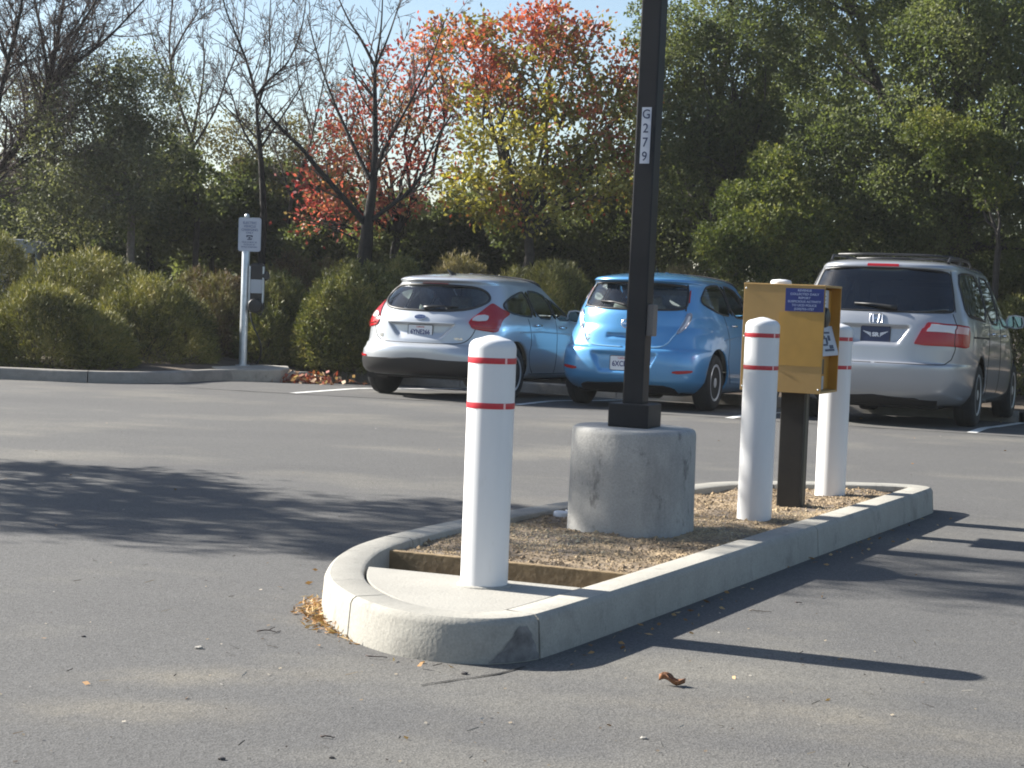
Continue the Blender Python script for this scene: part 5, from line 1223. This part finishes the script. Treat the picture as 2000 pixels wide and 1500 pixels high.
# ---------- shrubs in the bed
def shrub(seed, label, mounds, n, L, W, mat, up=.7, spread=.55, group='shrubs in the planting bed', name='shrub', stem=True, rough=.055):
    """mounds: (x, y, zbase, rx, ry, h)"""
    rng = np.random.default_rng(seed); x0 = mounds[0][0]; y0 = mounds[0][1]; z0 = mounds[0][2]
    root = empty(name, (x0, y0, z0), 0, label, 'shrub', group)
    P = []; D = []; wsum = sum(m[3] * m[5] for m in mounds)
    for (x, y, z, rx, ry, h) in mounds:
        k = int(1.45 * n * rx * h / wsum); u = unit(rng.normal(size=(k, 3))); u[:, 2] = np.abs(u[:, 2]) * 1.05 - .05; u = unit(u)
        az = np.arctan2(u[:, 1], u[:, 0]); lump = 1 + rough * (np.sin(az * 5 + seed) * np.sin(u[:, 2] * 6 + seed * 2) + np.sin(az * 11 + 2 * seed + u[:, 2] * 9) * .6)
        rr = (1 - np.abs(rng.normal(0, .09, k))) * lump
        P.append(np.stack([x + u[:, 0] * rx * rr, y + u[:, 1] * ry * rr, z + .02 + u[:, 2] * h * rr], 1)); D.append(unit(u * [1, 1, .8] + [0, 0, up]))
    P = np.concatenate(P); D = np.concatenate(D); t = clump_tint(rng, P, 2.2, .22, .48, .22)
    k = len(P); tw = 4                                               # each sprig carries several narrow leaves
    ax = unit(D + rng.normal(size=(k, 3)) * spread); Pn = []; An = []
    for j in range(tw):
        f_ = j / tw; Pn.append(P + ax * L * (f_ * .9)); An.append(unit(ax + rng.normal(size=(k, 3)) * .38))
    q = leaf_quads(rng, np.concatenate(Pn) - np.array([x0, y0, z0]), L * .85, W * .85, np.concatenate(An), .15)
    fo = np_mesh('foliage', q, 4, np.tile(t, tw), mat, root)
    polys = []
    for (x, y, z, rx, ry, h) in mounds:
        for _ in range(14):
            u = unit(rng.normal(size=(1, 3)))[0]; u[2] = abs(u[2]) * .8 + .25
            polys.append(limb(rng, (x - x0 + rng.normal(0, .06), y - y0 + rng.normal(0, .06), z - z0 - .05), (x - x0 + u[0] * rx * .85, y - y0 + u[1] * ry * .85, z - z0 + u[2] * h * .8), .014, .004, 6))
    props(tubes_np(polys, SIDES, 'stems', MT['twig'], root), kind='stuff')
    return root
def m_(px, py_top, d, wpx, zb=.12, ry=None, py_base=None):
    """a mound whose top shows at (px, py_top), width wpx in the photograph's pixels, at distance d"""
    t = at(px, py_top, d); rx = wpx / 2 * d / FPX
    return (t.x, d, zb, rx, ry or rx * .9, t.z - zb)
shrub(11, 'low golden-green shrub mound at the kerb, nearest the left edge', [m_(88, 570, 21.9, 270, ry=.75), m_(200, 618, 21.9, 120, ry=.6), m_(-60, 598, 21.8, 160, ry=.6)], 10500, .085, .013, LM['juniper'])
shrub(12, 'wide tall golden-green shrub mound behind the low one, left', [m_(175, 508, 24.5, 350, ry=1.35), m_(290, 552, 23.6, 265, ry=1.05)], 15000, .095, .013, LM['juniper'])
shrub(13, 'golden-green shrub in front of the hidden van at the far left edge', [m_(5, 468, 25.9, 130, ry=.9), m_(-100, 480, 25.8, 180, ry=1.0)], 8000, .095, .013, LM['juniper'])
shrub(14, 'brownish heath-like shrub just left of the charging post', [m_(440, 545, 25.1, 180, ry=.8), m_(385, 535, 25.6, 140, ry=.8)], 8000, .085, .013, LM['heath'])
shrub(15, 'brown and green shrub behind the charging post', [m_(545, 545, 25.4, 170, ry=.8), m_(520, 610, 24.6, 120, ry=.5)], 7000, .085, .014, LM['shrub'])
shrub(16, 'dark olive-brown shrub further back, right of the charging sign', [m_(570, 500, 27.0, 150, ry=.9), m_(640, 515, 27.2, 120, ry=.8)], 6000, .09, .014, LM['heath'])
shrub(17, 'large rounded green shrub beside the silver hatchback', [m_(700, 522, 24.9, 230, ry=.95), m_(650, 560, 24.5, 150, ry=.7), m_(785, 512, 26.0, 150, ry=.8)], 15000, .07, .020, LM['shrub'])
shrub(18, 'tan dry shrub behind the roof of the silver hatchback', [m_(900, 512, 26.8, 190, ry=.8)], 5200, .09, .013, LM['dry'])
shrub(19, 'grassy yellow-green shrub between the silver and blue hatchbacks', [m_(1085, 522, 25.8, 190, ry=.9), m_(1010, 535, 26.2, 130, ry=.8)], 9000, .11, .012, LM['juniper'], up=1.0)
shrub(20, 'pale green shrub behind the roof of the blue hatchback', [m_(1340, 534, 26.2, 220, ry=.8), m_(1230, 545, 26.4, 150, ry=.7)], 6500, .09, .015, LM['dry'])
shrub(21, 'green shrub behind the pay box and the minivan', [m_(1500, 545, 25.2, 190, ry=.7), m_(1420, 550, 25.5, 120, ry=.7)], 6000, .08, .018, LM['shrub'])
shrub(22, 'shrub seen past the nose of the minivan at the right edge', [m_(1985, 590, 24.6, 150, ry=.7), m_(1900, 560, 26.5, 130, ry=.7)], 5500, .085, .016, LM['shrub'])

# ---------- bare dark tree with the forked trunk
def bare_tree(seed, label, trunk, limbs, r0, twig_len, S=None, mat='bark_dark', twig='twig', d=27.0, dz=.6, group='bare trees behind the shrubs', nsub=9):
    """trunk / limbs: polylines of photo points placed at about distance d, with their own depth"""
    rng = np.random.default_rng(seed); S = dict(BARE, **(S or {})); b = at(*trunk[0], d); root = empty('bare_tree', (b.x, b.y, 0), 0, label, 'tree', group)
    o = np.array([b.x, b.y, 0]); polys = []; tw = []; tips = []
    def line3(pts, dd0, dd1):
        q = np.array([tuple(at(px, py, d + dd0 + (dd1 - dd0) * i / max(1, len(pts) - 1))) for i, (px, py) in enumerate(pts)]); return chaikin(q, 2)
    t3 = line3(trunk, 0, 0); t3 = np.vstack([[t3[0][0] - .03, t3[0][1], .05], t3]); polys.append((t3 - o, np.linspace(r0 * 1.15, r0 * .72, len(t3))))
    for (pts, rr, dd) in limbs:
        q = line3(pts, dd[0], dd[1]); rad = np.linspace(rr, max(.006, rr * .22), len(q)); polys.append((q - o, rad))
        dq = unit(np.gradient(q, axis=0)); Ltot = np.linalg.norm(np.diff(q, axis=0), axis=1).sum()
        for k in range(int(nsub * Ltot / 1.6)):
            i = int(rng.uniform(.15, 1) * (len(q) - 1)); a = unit(rng.normal(size=(1, 3)))[0]; s_ = a - dq[i] * a.dot(dq[i]); s_ /= np.linalg.norm(s_)
            an = rng.uniform(.45, .95); nd = dq[i] * math.cos(an) + s_ * math.sin(an) + np.array([0, 0, .15]); nd /= np.linalg.norm(nd)
            grow(rng, tw, tips, q[i], nd, twig_len * rng.uniform(.5, 1.2), max(.005, rad[i] * .5), 1, S)
    tubes_np(polys, SIDES, 'trunk', MT[mat], root); props(tubes_np([(p - o, r) for p, r in tw], SIDES, 'twigs', MT[twig], root), kind='stuff')
    return root, tips
TW2 = dict(levels=3, n=[0, 3, 2, 0], ratio=[.5, .55, .5, .5], rmin=.0042, wig=[.05, .07, .10, .12, .15])
bt, _ = bare_tree(31, 'dark bare tree with a forked trunk standing in front of the red foliage', [(710, 520), (716, 470), (718, 430)],
    [([(718, 435), (728, 370), (733, 300), (732, 200), (732, 128)], .085, (0, .1)), ([(732, 130), (705, 75), (680, 40), (650, -30)], .028, (.1, .5)), ([(732, 130), (745, 60), (748, -30)], .026, (.1, -.2)), ([(732, 135), (760, 70), (785, -10)], .024, (.1, .2)),
     ([(716, 440), (670, 385), (625, 335), (590, 290), (560, 262), (520, 220), (495, 180)], .055, (0, -.7)), ([(722, 350), (700, 305), (672, 245), (650, 195), (620, 110), (600, 30)], .038, (0, .6)),
     ([(722, 432), (760, 405), (800, 375), (826, 340), (850, 270), (885, 222)], .042, (0, -.4)), ([(733, 340), (752, 285), (775, 245), (815, 175), (845, 110), (868, 40)], .036, (0, .4)), ([(700, 470), (660, 450), (640, 445)], .018, (0, -.2)), ([(733, 230), (700, 180), (690, 130), (672, 60)], .018, (0, .3)), ([(733, 215), (765, 150), (800, 95)], .016, (0, -.3))],
    .115, .75, dict(TW2, n=[0, 4, 3, 0]), nsub=6)
bare_tree(32, 'thin bare tree with one dark upright stem, left of the forked tree', [(515, 420), (512, 350), (507, 280)],
    [([(507, 285), (502, 230), (500, 190)], .05, (0, 0)), ([(500, 190), (520, 160), (545, 140), (565, 120), (590, 60), (600, -20)], .03, (0, .3)), ([(500, 190), (486, 130), (462, 70), (440, 20), (430, -30)], .03, (0, -.3)), ([(502, 215), (530, 120), (525, 60), (530, -20)], .024, (0, .5)),
     ([(510, 310), (470, 250), (455, 190), (440, 150)], .025, (0, .6)), ([(508, 290), (550, 230), (575, 190), (600, 150)], .022, (0, -.4))], .054, .9, dict(TW2, n=[0, 4, 3, 0]), d=29.0, nsub=12, twig='twig')
bare_tree(33, 'bare tree with fine reddish twigs against the sky, behind the grey-green tree', [(385, 430), (380, 330), (372, 260)],
    [([(372, 265), (345, 190), (332, 130), (330, 60), (340, -20)], .035, (0, .2)), ([(332, 120), (360, 60), (385, 30), (400, -20)], .022, (0, -.2)), ([(374, 270), (390, 200), (400, 130), (395, 50)], .03, (0, .4)), ([(380, 320), (340, 250), (310, 190)], .022, (0, -.4)), ([(376, 290), (420, 220), (440, 160), (470, 90), (480, 0)], .026, (0, .3)), ([(345, 190), (310, 120), (290, 40)], .02, (0, .5))],
    .047, .95, dict(TW2, n=[0, 4, 3, 0]), mat='bark_grey', d=30.0, nsub=13)
bare_tree(34, 'slender pale bare sapling between the forked tree and the thin bare tree', [(560, 470), (565, 400), (600, 300)],
    [([(600, 300), (620, 220), (640, 120), (650, 20)], .022, (0, .2)), ([(590, 330), (640, 260), (660, 180)], .018, (0, -.3)), ([(570, 390), (540, 300), (520, 240)], .02, (0, .3)), ([(610, 260), (580, 160), (575, 60)], .018, (0, .4))], .045, .8, dict(TW2, n=[0, 4, 3, 0]), mat='bark_grey', twig='twig_grey', d=31.0, nsub=12)
# big twiggy tree at the left edge, stems leaning out over the bed
bt2, _ = bare_tree(35, 'large many-stemmed tree at the left edge with a haze of fine dark twigs', [(-120, 560), (-70, 430), (-10, 330)],
    [([(-60, 410), (20, 300), (60, 245), (85, 205), (105, 110), (120, 30), (130, -40)], .075, (0, .2)), ([(60, 245), (95, 170), (150, 120), (200, 85), (245, 40), (290, -10)], .045, (.1, .5)), ([(85, 200), (95, 150), (80, 60), (60, -30)], .04, (.1, -.3)),
     ([(-50, 400), (-10, 230), (15, 120), (35, 50), (50, -40)], .06, (0, -.4)), ([(15, 120), (-10, 40), (-20, -40)], .035, (-.2, -.5)), ([(30, 290), (60, 200), (40, 130), (0, 60)], .03, (.2, .6)), ([(100, 170), (150, 60), (190, 0), (210, -50)], .03, (.2, -.2)), ([(-70, 420), (10, 340), (70, 300), (130, 280)], .03, (0, -.4)), ([(110, 100), (170, 20), (180, -40)], .025, (.2, .4)), ([(0, 330), (50, 310), (120, 250), (180, 190)], .026, (0, .3))],
    .14, 1.1, dict(TW2, n=[0, 8, 6, 0], up=[.0, .02, -.02, -.03, 0], rmin=.0036), d=27.5, nsub=15)

# ---------- leafy trees
def leafy_tree(name, seed, label, base, d, trunk_r, blobs, n_clump, n_leaf, sig, L, W, mat, bark='bark_grey', cat='tree', group=None, spread=1.1, tint=None, limbs=True, z_min=.4, lobed=False, straight=False):
    """base: photo x of the trunk; blobs: (px, py, d, rx_px, rz_px, depth m, weight)"""
    rng = np.random.default_rng(seed); b = at(base, 500, d); root = empty(name, (b.x, b.y, 0), 0, label, cat, group); o = np.array([b.x, b.y, 0])
    B = []
    for (px, py, dd, rx, rz, ry, w) in blobs:
        c = at(px, py, dd); k = dd / FPX; B.append(((c.x, c.y, c.z), (rx * k, ry, rz * k), w))
    polys = []
    zt = max(c[2] for c, r, w in B); fork = min(max(.9, min(c[2] - r[2] * .5 for c, r, w in B)), 2.2)
    polys.append(limb(rng, (0, 0, 0), (rng.normal(0, .1), rng.normal(0, .1), fork), trunk_r, trunk_r * .75, 7, .05))
    if straight: polys[0] = (np.array([[0, 0, 0], [.01, 0, 1.2], [.0, 0.02, 2.6]]), np.array([1, .9, .7]) * trunk_r)
    f0 = polys[0][0][-1]
    for c, r, w in B:
        cl = np.array(c) - o; l1 = limb(rng, f0, cl - np.array([0, 0, r[2] * .3]), trunk_r * .45, trunk_r * .16, 8, .12); polys.append(l1)
        for _ in range(7):
            u = unit(rng.normal(size=(1, 3)))[0] * np.array(r) * .85; i = rng.integers(4, 8); polys.append(limb(rng, l1[0][i], cl + u, trunk_r * .13, .006, 6, .12))
    tubes_np(polys, SIDES, 'trunk', MT[bark], root)
    crown(rng, 'crown', B, n_clump, n_leaf, sig, L, W, mat, root, spread, tint=tint, z_min=z_min, lobed=lobed)
    return root
OG = 'evergreen trees behind the parked cars'
leafy_tree('oak_tree', 41, 'dense dark evergreen oak just right of the light pole', 1440, 29.0, .22,
    [(1400, 60, 28.5, 130, 120, 1.1, 1.2), (1375, 200, 28.0, 110, 110, 1.0, 1.1), (1420, 320, 27.8, 120, 90, 1.0, 1.2), (1350, 270, 28.6, 90, 90, .9, .8), (1500, 40, 29.2, 130, 130, 1.2, 1.1), (1440, 150, 28.2, 110, 110, 1.0, 1.0), (1430, -110, 29, 170, 120, 1.4, 1.1), (1560, 270, 29.8, 130, 130, 1.0, .8), (1340, 400, 29.2, 120, 80, .9, .9), (1500, 380, 28.6, 110, 80, .8, .8)],
    110, 100000, .54, .058, .037, LM['oak'], group=OG, lobed=True)
leafy_tree('oak_tree', 42, 'broad evergreen oak with lighter leaf masses above the minivan', 1865, 27.5, .24,
    [(1740, 290, 26.6, 130, 120, 1.1, 1.3), (1860, 210, 26.2, 150, 140, 1.2, 1.4), (1690, 390, 26.6, 120, 70, .9, 1.0), (1830, 380, 26.0, 150, 85, 1.0, 1.2), (1960, 330, 26.2, 120, 130, 1.1, 1.1), (1900, 60, 26.8, 160, 130, 1.3, 1.3), (1720, 150, 27.8, 110, 100, .9, .9), (1990, 130, 26.8, 130, 140, 1.2, 1.0), (1850, -120, 27.5, 220, 130, 1.5, 1.3), (1660, 300, 27.0, 90, 80, .8, .8), (1640, -60, 28.5, 150, 130, 1.2, .9), (1950, 460, 27.5, 110, 70, .9, .8), (1780, 460, 28.2, 100, 60, .8, .6)],
    150, 130000, .54, .055, .036, LM['oak'], bark='bark_grey', group=OG, lobed=True)
leafy_tree('oak_tree', 43, 'young lighter green evergreen in front of the oaks, left of the minivan', 1495, 25.6, .07,
    [(1490, 430, 25.4, 85, 75, .7, 1.2), (1440, 480, 25.6, 75, 60, .6, 1.0), (1560, 440, 25.7, 70, 65, .6, 1.0), (1500, 370, 25.9, 60, 50, .5, .7), (1545, 505, 25.5, 70, 50, .6, .8)], 80, 30000, .27, .056, .036, LM['oak_y'], group=OG, lobed=True)
leafy_tree('oak_tree', 44, 'yellow-green evergreen bough low over the right end of the minivan', 1930, 25.0, .06,
    [(1890, 300, 25.2, 85, 60, .6, 1.0), (1850, 260, 25.4, 70, 45, .5, .8), (1945, 355, 25.0, 60, 60, .5, .8)], 34, 11000, .26, .055, .035, LM['oak_y'], group=OG, lobed=True, z_min=1.6)
def maple_tint(rng, P):
    hi = np.clip((P[:, 2] - 3.6) / 1.4, 0, 1); t = clump_tint(rng, P, 1.3, .26, .62, .17); return np.clip(t - hi * .48 - (rng.random(len(P)) < .05) * .5, 0, 1)
leafy_tree('maple_tree', 45, 'turning tree, yellow-green below and red at the top, left of the light pole', 1035, 27.6, .10,
    [(1000, 300, 27.4, 110, 80, .9, 1.0), (1090, 260, 27.2, 110, 90, .9, 1.0), (1180, 250, 27.6, 90, 90, .9, .9), (980, 200, 27.8, 100, 80, .9, .9), (1060, 170, 27.6, 110, 70, .9, .9), (1150, 350, 27.8, 100, 70, .9, .8), (940, 370, 27.6, 80, 60, .8, .7), (1030, 400, 27.4, 90, 50, .7, .6), (1220, 190, 28.2, 70, 70, .8, .6), (1230, 320, 28.2, 60, 80, .7, .6),
     (920, 130, 28.2, 90, 70, .9, .8), (1010, 90, 28.0, 100, 65, .9, .8), (1090, 80, 28.0, 90, 60, .8, .7), (1070, 40, 28.0, 40, 25, .5, .16), (1150, 70, 28.2, 35, 40, .5, .18), (1225, 120, 28.4, 40, 40, .5, .24), (900, 60, 28.4, 60, 30, .5, .22)],
    700, 15500, .11, .090, .058, LM['maple'], bark='bark_grey', group='autumn trees', tint=maple_tint)
leafy_tree('maple_tree', 46, 'red-leaved autumn tree behind the forked bare tree', 780, 29.5, .09,
    [(800, 130, 29.4, 80, 45, .8, .7), (860, 90, 29.6, 70, 50, .7, .6), (850, 60, 29.6, 45, 25, .5, .25), (760, 200, 29.2, 70, 50, .8, .8), (700, 230, 29.4, 60, 40, .7, .6), (830, 190, 29.3, 90, 60, .8, 1.0), (660, 300, 29.2, 70, 45, .7, .7), (740, 300, 29.0, 90, 60, .8, 1.0), (640, 370, 29.2, 60, 45, .7, .6), (700, 390, 29.2, 90, 45, .7, .8), (780, 380, 29.2, 70, 50, .7, .6), (690, 190, 29.6, 30, 18, .4, .15), (640, 430, 29.4, 60, 35, .6, .4), (830, 300, 29.4, 70, 60, .7, .6)],
    420, 5200, .115, .09, .052, LM['red'], bark='bark_dark', group='autumn trees', tint=lambda r, P: np.clip(clump_tint(r, P, 1.4, .28, .50, .22) + np.clip((P[:, 0] + 1.7) * .12, 0, .25), 0, 1))
leafy_tree('olive_tree', 47, 'grey-green small-leaved tree with a straight pale trunk, left of the charging sign', 254, 27.8, .075,
    [(190, 260, 27.6, 120, 90, 1.0, 1.1), (270, 200, 27.8, 90, 80, .9, .8), (130, 330, 27.4, 90, 80, .9, .8), (210, 360, 27.4, 110, 80, .9, 1.0), (290, 300, 28, 80, 90, .9, .7), (160, 200, 28, 70, 60, .8, .5), (240, 140, 28.2, 50, 40, .6, .25), (120, 420, 27.6, 80, 50, .8, .5)], 420, 34000, .16, .062, .030, LM['olive'], bark='bark_pale', group='evergreen trees behind the parked cars', straight=True)
LM['thicket'] = leaf_material('thicket_leaf', [(0, (.04, .038, .026)), (.5, (.095, .085, .05)), (1, (.19, .16, .085))], trans=.4, rough=.7)
TG = 'brushy half-bare trees behind the shrubs'
for i, (px, py, d_, rx, rz, n_l, lab) in enumerate(((420, 330, 32.0, 100, 95, 5200, 'brownish half-bare tree between the grey-green tree and the thin bare tree'), (530, 320, 32.5, 95, 95, 4600, 'brownish half-bare tree directly behind the thin bare tree'), (615, 330, 33.0, 85, 90, 4200, 'olive-brown half-bare tree left of the red foliage'), (20, 250, 31.0, 120, 110, 5200, 'olive-brown half-bare tree behind the many-stemmed tree'))):
    leafy_tree('brushy_tree', 52 + i, lab, px, d_, .06, [(px, py, d_, rx, rz, 1.0, 1.2), (px - rx * .5, py - rz * .6, d_, rx * .5, rz * .5, .7, .35), (px + rx * .5, py - rz * .5, d_, rx * .5, rz * .5, .7, .35), (px, py + rz * .8, d_, rx, rz * .6, .9, 1.0)], 260, n_l, .13, .075, .034, LM['thicket'], bark='bark_grey', group=TG)
UG = 'dark understory trees behind the bed'
US = [(300, 330, 330, 130, 110, 'dark evergreen behind the pale trunk of the grey-green tree'), (420, 400, 31.5, 130, 80, 'dark bushy evergreen left above the charging sign'), (560, 410, 32.0, 130, 80, 'dark bushy evergreen right above the charging sign'),
      (50, 400, 31.0, 150, 90, 'dark evergreen behind the hidden van'), (850, 440, 30.5, 110, 65, 'glossy green evergreen behind the silver hatchback'), (950, 450, 31.0, 110, 60, 'dark green evergreen under the turning tree'), (1130, 430, 30.0, 120, 80, 'dark reddish-green evergreen between turning tree and light pole'), (1260, 430, 30.5, 110, 100, 'dark evergreen directly behind the light pole'), (700, 470, 31.0, 130, 50, 'low dark evergreen behind the forked trunk'), (1965, 500, 29.5, 130, 70, 'dark evergreen at the right edge, seen past the minivan'), (1660, 480, 30.5, 150, 70, 'dark evergreen in the gap over the minivan roof')]
for i, (px, py, d_, rx, rz, lab) in enumerate(US):
    if d_ > 100: d_ = 30.0
    leafy_tree('evergreen_tree', 60 + i, lab, px, d_, .07, [(px, py, d_, rx, rz, .9, 1.2), (px - rx * .5, py + rz * .5, d_ - .3, rx * .6, rz * .6, .7, .6), (px + rx * .5, py + rz * .4, d_ - .2, rx * .6, rz * .7, .7, .6), (px, py + rz, d_ + .1, rx * .9, rz * .6, .8, .7)],
               46, 17000, .36, .085, .052, LM['under'], bark='bark_dark', group=UG, z_min=.25, lobed=True)
# the wood beyond, one dense mass
rng = np.random.default_rng(80); n_ = 100000; X_ = rng.uniform(-17, 19, n_); top = 3.2 + .35 * np.sin(X_ * .9) + .25 * np.sin(X_ * 2.3 + 1) + np.clip((X_ - 2.4) * 1.3, 0, 4.6) + .2 * np.sin(X_ * 5.1)
Z_ = .1 + (top - .1) * rng.random(n_) ** .85; Y_ = 36 + rng.normal(0, 1.1, n_) + .6 * np.sin(X_ * 1.4 + Z_)
P_ = np.stack([X_, Y_, Z_], 1); q = leaf_quads(rng, P_, .17, .13, None)
props(np_mesh('far_woods', q, 4, clump_tint(rng, P_, .8, .25, .4, .2), LM['under']), 'dark wood beyond the planting bed', None, None, 'stuff')
# street tree off to the left whose shade falls across the lane and the island
rng = np.random.default_rng(90); tx, ty = -8.3, 12.0
tr_ = empty('street_tree', (tx, ty, 0), 0, 'small open-crowned tree left of the lane that shades the island', 'tree')
B = [((tx + .6, ty - .3, 2.9), (1.5, 1.7, .75), 1.1), ((tx - .4, ty + .2, 3.7), (1.3, 1.6, .8), 1.1), ((tx + .3, ty - .1, 4.6), (1.2, 1.35, .8), 1.0), ((tx - .2, ty, 5.5), (1.0, 1.1, .7), .8), ((tx + .2, ty, 6.3), (.7, .8, .6), .5)]
polys = [limb(rng, (0, 0, 0), (.05, 0, 2.2), .10, .07, 7, .03)]
for c, r, w in B:
    cl = np.array(c) - np.array([tx, ty, 0]); l1 = limb(rng, (.05, 0, 1.9), cl, .045, .02, 8, .08); polys.append(l1)
    for _ in range(9): polys.append(limb(rng, l1[0][rng.integers(3, 8)], cl + unit(rng.normal(size=(1, 3)))[0] * np.array(r) * .9, .015, .005, 6, .1))
tubes_np(polys, SIDES, 'trunk', MT['bark_grey'], tr_); crown(rng, 'crown', B, 330, 15500, .11, .09, .055, LM['under'], tr_, z_min=1.6)

for i_, (x_, y_, lab) in enumerate(((11.3, 24.5, 'large evergreen oak beyond the right edge, past the minivan'), (12.5, 18.0, 'large evergreen oak right of the lot, outside the lane'))):
    rng = np.random.default_rng(95 + i_); r_ = empty('oak_tree', (x_, y_, 0), 0, lab, 'tree', OG); B = [((x_ + a, y_ + b, c), (1.9, 1.9, 1.2), 1) for a, b, c in ((0, -.8, 2.0), (-.4, .8, 2.2), (.8, 0, 3.6), (-.5, -.6, 4.2), (0, .6, 5.6), (.2, -.2, 7.0))]
    tubes_np([limb(rng, (0, 0, 0), (0, 0, 4.5), .22, .1, 8, .03)], SIDES, 'trunk', MT['bark_grey'], r_); crown(rng, 'crown', B, 260, 14000, .3, .14, .09, LM['oak'], r_, z_min=.4)
# thin haze volume over the lot, added to lift the dark gaps between trees
mb = MB(); mb.box((0, 100, 4.75), (420, 360, 12.5)); hz = mb.build('haze', None)
hm = bpy.data.materials.new('added_haze'); n, l = nodes(hm); n.remove(n['Principled BSDF']); pv = n.new('ShaderNodeVolumePrincipled')
pv.inputs['Color'].default_value = (.93, .96, 1, 1); pv.inputs['Density'].default_value = .0005; pv.inputs['Anisotropy'].default_value = .3
l.new(pv.outputs[0], n['Material Output'].inputs['Volume']); hz.data.materials.append(hm); props(hz, kind='stuff')
